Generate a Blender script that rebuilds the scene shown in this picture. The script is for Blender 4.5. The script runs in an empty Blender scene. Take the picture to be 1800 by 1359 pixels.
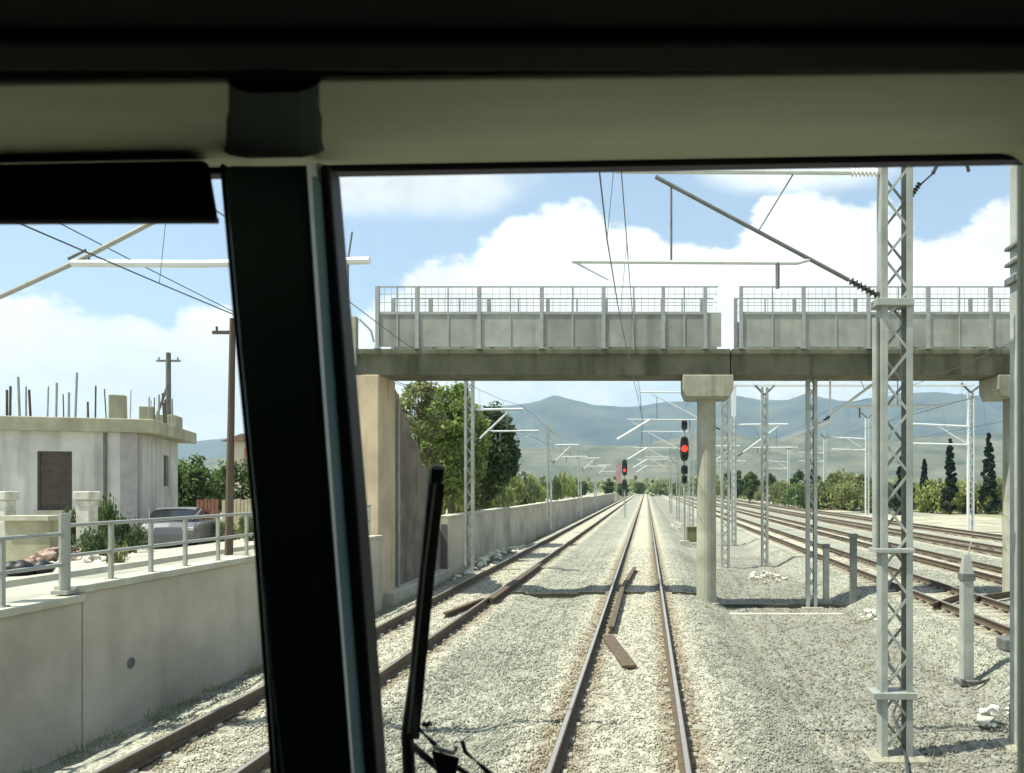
import bpy, math, random
import numpy as np
from mathutils import Vector, Matrix
random.seed(7); R = random.Random(11)
C = bpy.context.scene.collection
sc = bpy.context.scene
# ------------------------------------------------------------------ camera, sky, sun, exposure
CZ = 3.05; F = 1400.0; U0 = 1136.0; V0 = 857.0
cam = bpy.data.cameras.new('camera'); cam_o = bpy.data.objects.new('camera', cam); C.objects.link(cam_o)
cam_o.location = (0, 0, CZ); cam_o.rotation_euler = (math.radians(90), 0, 0)
cam.sensor_width = 36; cam.lens = 36 * F / 1800; cam.shift_x = -(U0 - 900) / 1800; cam.shift_y = (V0 - 679.5) / 1800
cam.clip_start = .05; cam.clip_end = 30000
cam.dof.use_dof = True; cam.dof.focus_distance = 24; cam.dof.aperture_fstop = 5.0
sc.camera = cam_o
SUN_EL, SUN_AZ = math.radians(62), math.radians(-108)          # azimuth from +Y towards +X
sd = Vector((math.sin(SUN_AZ) * math.cos(SUN_EL), math.cos(SUN_AZ) * math.cos(SUN_EL), math.sin(SUN_EL)))
sun = bpy.data.lights.new('sun', 'SUN'); sun_o = bpy.data.objects.new('sun', sun); C.objects.link(sun_o)
sun.energy = 5.0; sun.angle = math.radians(.5); sun.color = (1, .95, .835)
sun_o.rotation_euler = sd.to_track_quat('Z', 'Y').to_euler(); sun_o.location = (0, 0, 50)
sc.view_settings.view_transform = 'Standard'; sc.view_settings.look = 'None'
sc.view_settings.exposure = .98; sc.view_settings.gamma = 1
sc.cycles.use_denoising = True
sc.cycles.max_bounces = 8; sc.cycles.volume_bounces = 0; sc.cycles.transparent_max_bounces = 24

def build_world():
    w = bpy.data.worlds.new('World'); sc.world = w; w.use_nodes = True
    nt = w.node_tree; N = nt.nodes; L = nt.links; N.clear()
    def n(t, **k):
        a = N.new(t)
        for q, v in k.items(): setattr(a, q, v)
        return a
    def m(op, a, b=None, c=None, clamp=False):
        q = n('ShaderNodeMath', operation=op); q.use_clamp = clamp
        for i, v in enumerate((a, b, c)):
            if v is None: continue
            if isinstance(v, (int, float)): q.inputs[i].default_value = v
            else: L.new(v, q.inputs[i])
        return q.outputs[0]
    out = n('ShaderNodeOutputWorld'); bg = n('ShaderNodeBackground'); L.new(bg.outputs[0], out.inputs[0])
    sky = n('ShaderNodeTexSky', sky_type='NISHITA'); sky.sun_disc = False
    sky.sun_elevation = SUN_EL; sky.sun_rotation = SUN_AZ; sky.air_density = 1.0; sky.dust_density = .8
    tc = n('ShaderNodeTexCoord'); sp = n('ShaderNodeSeparateXYZ'); L.new(tc.outputs['Generated'], sp.inputs[0])
    x, y, z = sp.outputs
    ya = m('MAXIMUM', m('ABSOLUTE', y), .08)
    X = m('ADD', m('MULTIPLY', m('DIVIDE', x, ya), 14.0), 11.36)
    Y = m('SUBTRACT', 8.57, m('MULTIPLY', m('DIVIDE', z, ya), 14.0))
    mp = n('ShaderNodeMapping'); L.new(tc.outputs['Generated'], mp.inputs[0]); mp.inputs['Scale'].default_value = (1, 1, 1.5)
    def noise(s, d, r=.55, off=0):
        q = n('ShaderNodeTexNoise'); q.inputs['Scale'].default_value = s; q.inputs['Detail'].default_value = d; q.inputs['Roughness'].default_value = r
        if off:
            mm = n('ShaderNodeMapping'); L.new(mp.outputs[0], mm.inputs[0]); mm.inputs['Location'].default_value = (off, off * .7, off * .3); L.new(mm.outputs[0], q.inputs[0])
        else: L.new(mp.outputs[0], q.inputs[0])
        return q.outputs[0]
    n1 = noise(13, 10, .62); n2 = noise(4.0, 6, .55, 3.1); n3 = noise(26, 6, .6, 7.7)
    fc = n('ShaderNodeFloatCurve')
    pts = [(-6, 4.2), (-1, 4.9), (1, 5.2), (2, 5.45), (3, 5.6), (3.9, 5.3), (5, 5.7), (6.1, 5.7), (6.6, 5.2), (7.2, 4.85), (8, 4.5), (8.7, 4.05), (9, 3.6), (9.6, 3.45), (10.4, 3.45), (10.7, 4.0), (11.3, 3.95),
           (12.3, 4.1), (13, 4.05), (13.4, 3.5), (14.5, 3.3), (15.5, 3.6), (16.3, 4.0), (17, 3.95), (17.7, 3.4), (18.2, 3.0), (22, 3.2), (26, 3.0)]
    cv = fc.mapping.curves[0]
    for i, (a, b) in enumerate(pts):
        p = ((a + 6) / 32, b / 10)
        if i < 2: cv.points[i].location = p if i == 0 else (1, .3)
        if i > 0 and i < len(pts) - 1: cv.points.new(*p)
    for p in cv.points: p.handle_type = 'VECTOR'
    fc.mapping.update()
    L.new(m('DIVIDE', m('ADD', X, 6.0), 32.0, clamp=True), fc.inputs['Value'])
    top = m('MULTIPLY', fc.outputs[0], 10.0)
    d = m('SUBTRACT', Y, top)                                     # >0 is inside the cumulus
    f = m('ADD', m('MULTIPLY', d, 1.0), m('MULTIPLY', m('SUBTRACT', n1, .5), 1.7))
    def blob(cx, cy, rx, ry):
        a = m('POWER', m('DIVIDE', m('SUBTRACT', X, cx), rx), 2.0); b = m('POWER', m('DIVIDE', m('SUBTRACT', Y, cy), ry), 2.0)
        return m('SUBTRACT', 1.0, m('SQRT', m('ADD', a, b)), clamp=True)
    def smooth(v, lo, hi):
        q = n('ShaderNodeMapRange', interpolation_type='SMOOTHSTEP'); q.inputs['From Min'].default_value = lo; q.inputs['From Max'].default_value = hi
        L.new(v, q.inputs['Value']); return q.outputs[0]
    c1 = smooth(f, -.03, .26)
    b1 = m('ADD', blob(6.9, 3.0, 3.4, 1.15), m('MULTIPLY', m('SUBTRACT', n2, .5), 1.1)); c2 = m('MULTIPLY', smooth(b1, .12, .6), .92)
    b2 = m('ADD', blob(14.2, 2.9, 2.6, .8), m('MULTIPLY', m('SUBTRACT', n2, .5), 1.0)); c3 = m('MULTIPLY', smooth(b2, .2, .7), .8)
    hi = m('MULTIPLY', smooth(noise(2.4, 7, .6, 5.5), .5, .68), m('SUBTRACT', 1.0, smooth(Y, .5, 2.6)))
    cloud = m('MAXIMUM', m('MAXIMUM', c1, c2), m('MAXIMUM', c3, hi))
    # low thin air between the cloud base and the hills: the cloud thins to pale blue
    low = m('MULTIPLY', smooth(Y, 6.35, 6.8), m('MULTIPLY', smooth(m('ADD', n2, m('MULTIPLY', X, .006)), .46, .6), .75))
    cloud = m('MULTIPLY', cloud, m('SUBTRACT', 1.0, low))
    shade = m('ADD', m('MULTIPLY', smooth(m('ADD', m('MULTIPLY', n3, .4), m('MULTIPLY', n2, .6)), .34, .62), .24), .80)
    shade = m('MULTIPLY', shade, m('SUBTRACT', 1.0, m('MULTIPLY', c2, .22)))
    cc = n('ShaderNodeCombineColor')
    L.new(m('MULTIPLY', shade, 7.5), cc.inputs[0]); L.new(m('MULTIPLY', shade, 7.6), cc.inputs[1]); L.new(m('MULTIPLY', shade, 7.4), cc.inputs[2])
    # haze veil of thin cirrus over the blue
    veil = n('ShaderNodeMix', data_type='RGBA'); veil.inputs['Factor'].default_value = .28
    L.new(sky.outputs[0], veil.inputs['A']); veil.inputs['B'].default_value = (5.2, 6.2, 6.8, 1)
    mx = n('ShaderNodeMix', data_type='RGBA'); L.new(cloud, mx.inputs['Factor']); L.new(veil.outputs['Result'], mx.inputs['A']); L.new(cc.outputs[0], mx.inputs['B'])
    L.new(mx.outputs['Result'], bg.inputs[0]); bg.inputs[1].default_value = .1
build_world()

def P(px, py, Y): return Vector(((px - U0) * Y / F, Y, CZ + (V0 - py) * Y / F))
def X_(px, Y): return (px - U0) * Y / F
def Z_(py, Y): return CZ + (V0 - py) * Y / F

# ------------------------------------------------------------------ materials
def mat(name, col, rough=.85, var=.25, scale=3.0, bump=.0, bscale=40, metal=0, col2=None, streak=0, island=0, spec=.35, stretch=(1, 1, 1), orand=0):
    m = bpy.data.materials.new(name); m.use_nodes = True; nt = m.node_tree; N = nt.nodes; L = nt.links
    b = N['Principled BSDF']; b.inputs['Roughness'].default_value = rough; b.inputs['Metallic'].default_value = metal
    b.inputs['Specular IOR Level'].default_value = spec
    tc = N.new('ShaderNodeTexCoord'); mp = N.new('ShaderNodeMapping'); L.new(tc.outputs['Object'], mp.inputs[0]); mp.inputs['Scale'].default_value = stretch
    no = N.new('ShaderNodeTexNoise'); no.inputs['Scale'].default_value = scale; no.inputs['Detail'].default_value = 8; no.inputs['Roughness'].default_value = .6
    L.new(mp.outputs[0], no.inputs[0])
    mr = N.new('ShaderNodeMapRange'); mr.inputs['From Min'].default_value = .3; mr.inputs['From Max'].default_value = .7; L.new(no.outputs[0], mr.inputs['Value'])
    mx = N.new('ShaderNodeMix'); mx.data_type = 'RGBA'
    c2 = col2 or tuple(max(0, c * (1 - var)) for c in col); c1 = col if col2 else tuple(min(1, c * (1 + var * .6)) for c in col)
    mx.inputs['A'].default_value = (*c1, 1); mx.inputs['B'].default_value = (*c2, 1); L.new(mr.outputs[0], mx.inputs['Factor'])
    last = mx.outputs['Result']
    if streak:
        m2 = N.new('ShaderNodeMapping'); L.new(tc.outputs['Object'], m2.inputs[0]); m2.inputs['Scale'].default_value = (1.9, 1.9, .20)
        s = N.new('ShaderNodeTexNoise'); s.inputs['Scale'].default_value = 1.3; s.inputs['Detail'].default_value = 6; L.new(m2.outputs[0], s.inputs[0])
        r = N.new('ShaderNodeMapRange'); r.inputs['From Min'].default_value = .5; r.inputs['From Max'].default_value = .68; r.inputs['To Max'].default_value = streak; L.new(s.outputs[0], r.inputs['Value'])
        m3 = N.new('ShaderNodeMix'); m3.data_type = 'RGBA'; L.new(r.outputs[0], m3.inputs['Factor']); L.new(last, m3.inputs['A'])
        m3.inputs['B'].default_value = (col[0] * .3, col[1] * .3, col[2] * .22, 1); last = m3.outputs['Result']
    if island:
        g = N.new('ShaderNodeNewGeometry'); mi = N.new('ShaderNodeMapRange'); mi.inputs['To Min'].default_value = 1 - island; mi.inputs['To Max'].default_value = 1 + island
        L.new(g.outputs['Random Per Island'], mi.inputs['Value'])
        mm = N.new('ShaderNodeMix'); mm.data_type = 'RGBA'; mm.blend_type = 'MULTIPLY'; mm.inputs['Factor'].default_value = 1
        cb = N.new('ShaderNodeCombineColor'); [L.new(mi.outputs[0], cb.inputs[i]) for i in range(3)]
        L.new(last, mm.inputs['A']); L.new(cb.outputs[0], mm.inputs['B']); last = mm.outputs['Result']
    if orand:
        oi = N.new('ShaderNodeObjectInfo'); mi = N.new('ShaderNodeMapRange'); mi.inputs['To Min'].default_value = 1 - orand; mi.inputs['To Max'].default_value = 1 + orand * .6
        L.new(oi.outputs['Random'], mi.inputs['Value']); cb = N.new('ShaderNodeCombineColor'); [L.new(mi.outputs[0], cb.inputs[i]) for i in range(3)]
        mm = N.new('ShaderNodeMix'); mm.data_type = 'RGBA'; mm.blend_type = 'MULTIPLY'; mm.inputs['Factor'].default_value = 1
        L.new(last, mm.inputs['A']); L.new(cb.outputs[0], mm.inputs['B']); last = mm.outputs['Result']
    L.new(last, b.inputs['Base Color'])
    if bump:
        bn = N.new('ShaderNodeTexNoise'); bn.inputs['Scale'].default_value = bscale; bn.inputs['Detail'].default_value = 5; L.new(tc.outputs['Object'], bn.inputs[0])
        bp = N.new('ShaderNodeBump'); bp.inputs['Strength'].default_value = bump; bp.inputs['Distance'].default_value = .02
        L.new(bn.outputs[0], bp.inputs['Height']); L.new(bp.outputs[0], b.inputs['Normal'])
    return m
def leafmat(name, col, col2, isl=.45):
    m = mat(name, col, .6, col2=col2, scale=.9, island=isl, spec=.25)
    nt = m.node_tree; N = nt.nodes; L = nt.links; b = N['Principled BSDF']
    t = N.new('ShaderNodeBsdfTranslucent'); src = b.inputs['Base Color'].links[0].from_socket; L.new(src, t.inputs[0])
    ms = N.new('ShaderNodeMixShader'); ms.inputs[0].default_value = .38; L.new(b.outputs[0], ms.inputs[1]); L.new(t.outputs[0], ms.inputs[2])
    L.new(ms.outputs[0], N['Material Output'].inputs['Surface']); return m
def emit(name, col, s):
    m = bpy.data.materials.new(name); m.use_nodes = True; b = m.node_tree.nodes['Principled BSDF']
    b.inputs['Base Color'].default_value = (*[c * .3 for c in col], 1); b.inputs['Emission Color'].default_value = (*col, 1); b.inputs['Emission Strength'].default_value = s; return m
def glass(name, tint=(.97, .985, .98), g=.04):
    m = bpy.data.materials.new(name); m.use_nodes = True; nt = m.node_tree; N = nt.nodes; L = nt.links; N.remove(N['Principled BSDF'])
    t = N.new('ShaderNodeBsdfTransparent'); t.inputs[0].default_value = (*tint, 1); gl = N.new('ShaderNodeBsdfGlossy'); gl.inputs['Roughness'].default_value = .03
    ms = N.new('ShaderNodeMixShader'); ms.inputs[0].default_value = g; L.new(t.outputs[0], ms.inputs[1]); L.new(gl.outputs[0], ms.inputs[2])
    L.new(ms.outputs[0], N['Material Output'].inputs['Surface']); return m

# ------------------------------------------------------------------ mesh builder
class MB:
    def __init__(s): s.v = []; s.f = []; s.mi = []; s.cur = 0
    def add(s, vs, fs):
        o = len(s.v); s.v += [tuple(v) for v in vs]; s.f += [tuple(i + o for i in f) for f in fs]; s.mi += [s.cur] * len(fs); return s
    def box(s, x0, x1, y0, y1, z0, z1, M=None):
        vs = [Vector((x, y, z)) for z in (z0, z1) for y in (y0, y1) for x in (x0, x1)]
        if M: vs = [M @ v for v in vs]
        return s.add(vs, [(0, 2, 3, 1), (4, 5, 7, 6), (0, 1, 5, 4), (2, 6, 7, 3), (0, 4, 6, 2), (1, 3, 7, 5)])
    def prism(s, poly, a, b, axis='y'):
        """poly of (u,v); extruded a..b along axis. y: (x,z)  x: (y,z)  z: (x,y)"""
        f = {'y': lambda u, v, t: (u, t, v), 'x': lambda u, v, t: (t, u, v), 'z': lambda u, v, t: (u, v, t)}[axis]
        n = len(poly); vs = [f(u, v, a) for u, v in poly] + [f(u, v, b) for u, v in poly]
        return s.add(vs, [tuple(range(n)), tuple(range(2 * n - 1, n - 1, -1))] + [(i, i + n, (i + 1) % n + n, (i + 1) % n) for i in range(n)])
    def loft(s, rings, cap=True, closed=True):
        n = len(rings[0]); vs = [v for r in rings for v in r]; fs = []
        for k in range(len(rings) - 1):
            for i in range(n if closed else n - 1):
                j = (i + 1) % n; fs.append((k * n + i, k * n + j, (k + 1) * n + j, (k + 1) * n + i))
        if cap: fs += [tuple(range(n - 1, -1, -1)), tuple(range((len(rings) - 1) * n, len(rings) * n))]
        return s.add(vs, fs)
    def tube(s, pts, r, n=8, r2=None):
        pts = [Vector(p) for p in pts]; rings = []
        for i, p in enumerate(pts):
            d = (pts[min(i + 1, len(pts) - 1)] - pts[max(i - 1, 0)]).normalized()
            u = d.orthogonal().normalized() if abs(d.z) < .95 else d.cross(Vector((1, 0, 0))).normalized(); w = d.cross(u)
            rr = r if r2 is None else r + (r2 - r) * i / (len(pts) - 1)
            rings.append([p + (u * math.cos(a) + w * math.sin(a)) * rr for a in [2 * math.pi * k / n for k in range(n)]])
        # keep frames aligned
        return s.loft(rings)
    def bar(s, a, b, w, h):
        a = Vector(a); b = Vector(b); d = (b - a).normalized()
        u = d.cross(Vector((0, 1, 0)));
        if u.length < .1: u = d.cross(Vector((0, 0, 1)))
        u.normalize(); v = d.cross(u)
        r = lambda p: [p + u * x * w / 2 + v * y * h / 2 for x, y in ((-1, -1), (1, -1), (1, 1), (-1, 1))]
        return s.loft([r(a), r(b)])
    def lathe(s, prof, c=(0, 0, 0), n=16, M=None):
        rings = [[Vector((c[0] + r * math.cos(2 * math.pi * k / n), c[1] + r * math.sin(2 * math.pi * k / n), c[2] + z)) for k in range(n)] for r, z in prof]
        if M: rings = [[M @ v for v in rr] for rr in rings]
        return s.loft(rings)
    def build(s, name, m, parent=None, smooth=False, bevel=0, kind=None, loc=None):
        me = bpy.data.meshes.new(name); me.from_pydata(s.v, [], s.f)
        for q in (m if isinstance(m, (list, tuple)) else [m]): me.materials.append(q)
        if max(s.mi, default=0): me.polygons.foreach_set('material_index', s.mi)
        o = bpy.data.objects.new(name, me); C.objects.link(o)
        bmfix(me)
        if smooth: me.polygons.foreach_set('use_smooth', [True] * len(me.polygons))
        if bevel:
            b = o.modifiers.new('bevel', 'BEVEL'); b.width = bevel; b.segments = 3; b.limit_method = 'ANGLE'
        if parent: o.parent = parent
        if kind: o['kind'] = kind
        if loc: o.location = loc
        return o
import bmesh
def bmfix(me):
    b = bmesh.new(); b.from_mesh(me); bmesh.ops.recalc_face_normals(b, faces=b.faces); b.to_mesh(me); b.free()
def empty(name, loc, label, cat, group=None, rz=0):
    o = bpy.data.objects.new(name, None); C.objects.link(o); o.location = loc; o.rotation_euler = (0, 0, rz); o.empty_display_size = .2
    return tag(o, label, cat, group)
def tag(o, label, cat, group=None):
    o['label'] = label; o['category'] = cat
    if group: o['group'] = group
    return o
def adopt(root, *obs):
    """parts built in world coordinates hang under a root that is not at the origin"""
    bpy.context.view_layer.update()
    for o in obs: o.parent = root; o.matrix_parent_inverse = root.matrix_world.inverted()
def copy_tree(o, parent=None):
    c = o.copy(); C.objects.link(c)
    if parent: c.parent = parent
    for ch in o.children: copy_tree(ch, c)
    return c

M = {}
M['steel'] = mat('galvanised_steel', (.40, .42, .375), .6, .3, 2.2, metal=.2, bump=.05, streak=.35, orand=.15)
M['tube'] = mat('pale_painted_tube', (.62, .65, .64), .4, .12, 6, metal=.1)
M['darksteel'] = mat('weathered_dark_steel', (.16, .17, .155), .6, .3, 6, metal=.3)
M['ceramic'] = mat('insulator_ceramic', (.045, .04, .04), .3, .2)
M['whitecer'] = mat('pale_insulator_polymer', (.72, .75, .76), .35, .1)
M['wire'] = mat('copper_wire', (.10, .105, .10), .5, .2, metal=.3)
M['rust'] = mat('rusty_rail_steel', (.105, .078, .052), .8, .35, 9, bump=.1)
M['railtop'] = mat('polished_rail_head', (.50, .47, .43), .32, .15, 8, metal=.7)
M['sleeper'] = mat('concrete_sleeper', (.29, .275, .21), .9, .2, 7, bump=.15)
M['concrete'] = mat('retaining_wall_concrete', (.46, .42, .325), .9, .36, .5, bump=.2, bscale=22, streak=.10)
M['coping'] = mat('sunlit_coping_concrete', (.47, .455, .35), .9, .25, 1.6, bump=.1)
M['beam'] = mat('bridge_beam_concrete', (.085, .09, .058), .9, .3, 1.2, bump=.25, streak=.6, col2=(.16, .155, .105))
M['abut'] = mat('abutment_concrete', (.52, .42, .28), .9, .25, .8, bump=.15, streak=.75)
M['pier'] = mat('pier_concrete', (.36, .355, .27), .9, .3, 1.5, bump=.2, streak=.6)
M['panel'] = mat('parapet_panel_sheet', (.29, .30, .26), .7, .25, 1.6, streak=.4, orand=.22)
M['railgrey'] = mat('parapet_post_paint', (.30, .32, .30), .6, .2, 4)
M['guard'] = mat('galvanised_guardrail', (.36, .37, .33), .5, .15, 6, metal=.3)
M['black'] = mat('black_rubber', (.012, .013, .013), .5, .2, spec=.3)
M['asphalt'] = mat('pale_street_concrete', (.36, .355, .29), .95, .3, .5, bump=.15, bscale=30, streak=.12)
M['plaster'] = mat('house_plaster', (.56, .55, .51), .9, .25, .7, bump=.2, streak=.42)
M['slab'] = mat('roof_slab_concrete', (.40, .38, .27), .95, .3, 1.2, bump=.2, streak=.3)
M['shutter'] = mat('brown_shutter', (.085, .07, .055), .7, .3, 6)
M['white'] = mat('white_paint', (.60, .585, .50), .8, .3, 4, streak=.4)
M['bark'] = mat('tree_bark', (.11, .085, .06), .95, .3, 6, bump=.4)
M['wood'] = mat('utility_pole_wood', (.10, .075, .055), .9, .25, 8, stretch=(1, 1, .1))

# ------------------------------------------------------------------ ground, ballast
TRK = [-5.15, -.3, 8.7, 12.85, 17.6, 22.1]
PROF = [(-7.75, -.52), (-7.1, -.46), (-6.75, -.22), (-3.75, -.20), (-3.2, -.33), (-2.3, -.33), (-1.85, -.20), (1.25, -.20), (1.6, -.25), (2.5, -.66), (6.1, -.66), (6.95, -.24), (24.0, -.24), (24.8, -.55), (40, -.6)]
def gz(x): return float(np.interp(x, [p[0] for p in PROF], [p[1] for p in PROF]))
def sz(x): return 1.45 - .04 * min(max(-x - 8, 0), 16)
def ballast_material():
    m = bpy.data.materials.new('track_ballast'); m.use_nodes = True; nt = m.node_tree; N = nt.nodes; L = nt.links; b = N['Principled BSDF']
    b.inputs['Roughness'].default_value = .95; b.inputs['Specular IOR Level'].default_value = .15
    tc = N.new('ShaderNodeTexCoord'); sp = N.new('ShaderNodeSeparateXYZ'); L.new(tc.outputs['Object'], sp.inputs[0]); x = sp.outputs[0]
    def m_(op, a, c, clamp=False):
        q = N.new('ShaderNodeMath'); q.operation = op; q.use_clamp = clamp
        for i, v in enumerate((a, c)):
            if isinstance(v, (int, float)): q.inputs[i].default_value = v
            else: L.new(v, q.inputs[i])
        return q.outputs[0]
    wob = N.new('ShaderNodeTexNoise'); wob.inputs['Scale'].default_value = 1.2; wob.inputs['Detail'].default_value = 5; L.new(tc.outputs['Object'], wob.inputs[0])
    xw = m_('ADD', x, m_('MULTIPLY', m_('SUBTRACT', wob.outputs[0], .5), .5))
    bed = rust = None
    for c in TRK:
        d = m_('ABSOLUTE', m_('SUBTRACT', xw, c), 0)
        a = m_('SUBTRACT', 1.0, m_('DIVIDE', m_('SUBTRACT', d, 1.15), .35, True), True)
        r = m_('MULTIPLY', m_('SUBTRACT', 1.0, m_('DIVIDE', m_('ABSOLUTE', m_('SUBTRACT', m_('ABSOLUTE', m_('SUBTRACT', m_('ADD', x, m_('MULTIPLY', m_('SUBTRACT', wob.outputs[0], .5), .10)), c), 0), .77), 0), .38, True), True), 1.9, True)  # rust stain, widened and darkened to take in the shadow beside each rail
        bed = a if bed is None else m_('MAXIMUM', bed, a); rust = r if rust is None else m_('MAXIMUM', rust, r)
    low = m_('MULTIPLY', m_('SUBTRACT', 1.0, m_('DIVIDE', m_('ABSOLUTE', m_('SUBTRACT', xw, 4.25), 0), 2.3, True), True), 3.0, True)
    def mix(f, a, c):
        q = N.new('ShaderNodeMix'); q.data_type = 'RGBA'
        if isinstance(f, float): q.inputs['Factor'].default_value = f
        else: L.new(f, q.inputs['Factor'])
        for k, v in (('A', a), ('B', c)):
            if isinstance(v, tuple): q.inputs[k].default_value = (*v, 1)
            else: L.new(v, q.inputs[k])
        return q.outputs['Result']
    big = N.new('ShaderNodeTexNoise'); big.inputs['Scale'].default_value = .45; big.inputs['Detail'].default_value = 7; L.new(tc.outputs['Object'], big.inputs[0])
    bigf = m_('MULTIPLY', m_('SUBTRACT', big.outputs[0], .38), 4.0, True)
    side = mix(bigf, (.235, .24, .19), (.30, .30, .24))
    soil = mix(bigf, (.21, .205, .17), (.25, .245, .20))
    base = mix(bed, side, (.385, .37, .29)); base = mix(low, base, soil); base = mix(m_('MULTIPLY', rust, .72), base, (.20, .155, .10))
    vo = N.new('ShaderNodeTexVoronoi'); vo.inputs['Scale'].default_value = 26; L.new(tc.outputs['Object'], vo.inputs[0])
    sv = N.new('ShaderNodeSeparateColor'); L.new(vo.outputs['Color'], sv.inputs[0])
    k = m_('ADD', m_('MULTIPLY', sv.outputs[0], .75), .62)
    cb = N.new('ShaderNodeCombineColor'); [L.new(k, cb.inputs[i]) for i in range(3)]
    mm = N.new('ShaderNodeMix'); mm.data_type = 'RGBA'; mm.blend_type = 'MULTIPLY'; mm.inputs['Factor'].default_value = 1; L.new(base, mm.inputs['A']); L.new(cb.outputs[0], mm.inputs['B'])
    g = N.new('ShaderNodeNewGeometry'); rp = m_('ADD', m_('MULTIPLY', g.outputs['Random Per Island'], .5), .78)
    L.new(mm.outputs['Result'], b.inputs['Base Color'])
    bp = N.new('ShaderNodeBump'); bp.inputs['Strength'].default_value = .7; bp.inputs['Distance'].default_value = .03; bp.invert = True
    L.new(vo.outputs['Distance'], bp.inputs['Height']); L.new(bp.outputs[0], b.inputs['Normal'])
    # the loose stones: same stain map, one shade per stone
    m2 = m.copy(); m2.name = 'loose_ballast_stone'; N2 = m2.node_tree.nodes; L2 = m2.node_tree.links
    b2 = N2['Principled BSDF']; L2.remove(b2.inputs['Normal'].links[0])
    vo2 = [q for q in N2 if q.type == 'TEX_VORONOI'][0]; mmul = [q for q in N2 if q.type == 'MIX' and q.blend_type == 'MULTIPLY'][0]
    cc = mmul.inputs['B'].links[0].from_node; gg = [q for q in N2 if q.type == 'NEW_GEOMETRY'][0]; rr = gg.outputs['Random Per Island'].links[0].to_node.outputs[0].links
    q = N2.new('ShaderNodeMapRange'); q.inputs['To Min'].default_value = .78; q.inputs['To Max'].default_value = 1.06; L2.new(gg.outputs['Random Per Island'], q.inputs['Value'])
    for i in range(3): L2.new(q.outputs[0], cc.inputs[i])
    return m, m2
M['ballast'], M['stone'] = ballast_material()

def grid_mesh(name, xs, ys, zf, m, kind='structure', parent=None):
    nx, ny = len(xs), len(ys); Xg, Yg = np.meshgrid(xs, ys); Zg = zf(Xg, Yg)
    v = np.stack([Xg, Yg, Zg], -1).reshape(-1, 3).astype(np.float32)
    i = np.arange((ny - 1) * nx).reshape(ny - 1, nx)[:, :-1].reshape(-1)
    q = np.stack([i, i + 1, i + 1 + nx, i + nx], -1).astype(np.int32)
    me = np_mesh(name, v, q); me.materials.append(m); o = bpy.data.objects.new(name, me); C.objects.link(o)
    me.polygons.foreach_set('use_smooth', np.ones(len(q), bool))
    if kind: o['kind'] = kind
    if parent: o.parent = parent
    return o
def np_mesh(name, v, faces):
    n, k = faces.shape; me = bpy.data.meshes.new(name); me.vertices.add(len(v)); me.vertices.foreach_set('co', v.reshape(-1).astype(np.float32))
    me.loops.add(n * k); me.loops.foreach_set('vertex_index', faces.reshape(-1).astype(np.int32)); me.polygons.add(n)
    me.polygons.foreach_set('loop_start', np.arange(0, n * k, k, dtype=np.int32)); me.polygons.foreach_set('loop_total', np.full(n, k, np.int32))
    me.update(calc_edges=True); return me
rng = np.random.default_rng(5)
def gzn(x): return np.interp(x, [p[0] for p in PROF], [p[1] for p in PROF])
def lump(X, Y):
    return .018 * np.sin(X * 3.1 + Y * 1.7) * np.sin(Y * 2.3 - X) + .012 * np.sin(X * 9.7 + 2) * np.sin(Y * 8.9 + X * 3)
xs = np.arange(-7.75, 40.01, .11); ys = [1.0]
while ys[-1] < 420: ys.append(ys[-1] + .05 + .010 * ys[-1])
def bal_z(X, Y): return gzn(X) + lump(X, Y) * (Y < 90) + rng.normal(0, .010, X.shape) * (Y < 60)
bal = grid_mesh('ballast_bed', xs, np.array(ys), bal_z, M['ballast'])

def stones(name, n, m):
    Yv = 8.2 + 34 * rng.random(n) ** 1.7
    Xv = Yv * rng.uniform(-.62, .50, n); keep = (Xv > -7.65) & (Xv < 16)
    for c in TRK[:4]: keep &= np.abs(np.abs(Xv - c) - .75) > .085
    Xv = Xv[keep]; Yv = Yv[keep]; n = len(Xv)
    s = rng.uniform(.010, .025, n)
    low = (Xv > 2.4) & (Xv < 6.3); s[low] *= rng.choice([.5, .5, .8, 1.3], low.sum())
    inbed = np.zeros(n, bool)
    for c in TRK: inbed |= np.abs(Xv - c) < .66
    base = np.array([[1, 0, 0], [-1, 0, 0], [0, 1, 0], [0, -1, 0], [0, 0, 1], [0, 0, -1]], float)
    v = base[None] * rng.uniform(.6, 1.25, (n, 6, 1)) + rng.normal(0, .16, (n, 6, 3))
    v *= s[:, None, None]
    a = rng.uniform(0, 6.28, n); ca, sa = np.cos(a)[:, None], np.sin(a)[:, None]
    b = rng.uniform(0, 1.5, n); cb_, sb = np.cos(b)[:, None], np.sin(b)[:, None]
    x, y, z = v[..., 0], v[..., 1], v[..., 2]
    y, z = y * cb_ - z * sb, y * sb + z * cb_; x, y = x * ca - y * sa, x * sa + y * ca
    v = np.stack([x + Xv[:, None], y + Yv[:, None], z + (gzn(Xv) + lump(Xv, Yv) + s * .45)[:, None]], -1)
    t = np.array([[0, 2, 4], [2, 1, 4], [1, 3, 4], [3, 0, 4], [2, 0, 5], [1, 2, 5], [3, 1, 5], [0, 3, 5]])
    f = (t[None] + (np.arange(n) * 6)[:, None, None]).reshape(-1, 3)
    me = np_mesh(name, v.reshape(-1, 3), f); me.materials.append(m); o = bpy.data.objects.new(name, me); C.objects.link(o); o['kind'] = 'stuff'
    tag(o, 'loose grey and cream ballast stones covering the track bed', 'ballast'); return o
stones('ballast_stones', 130000, M['stone'])

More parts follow.
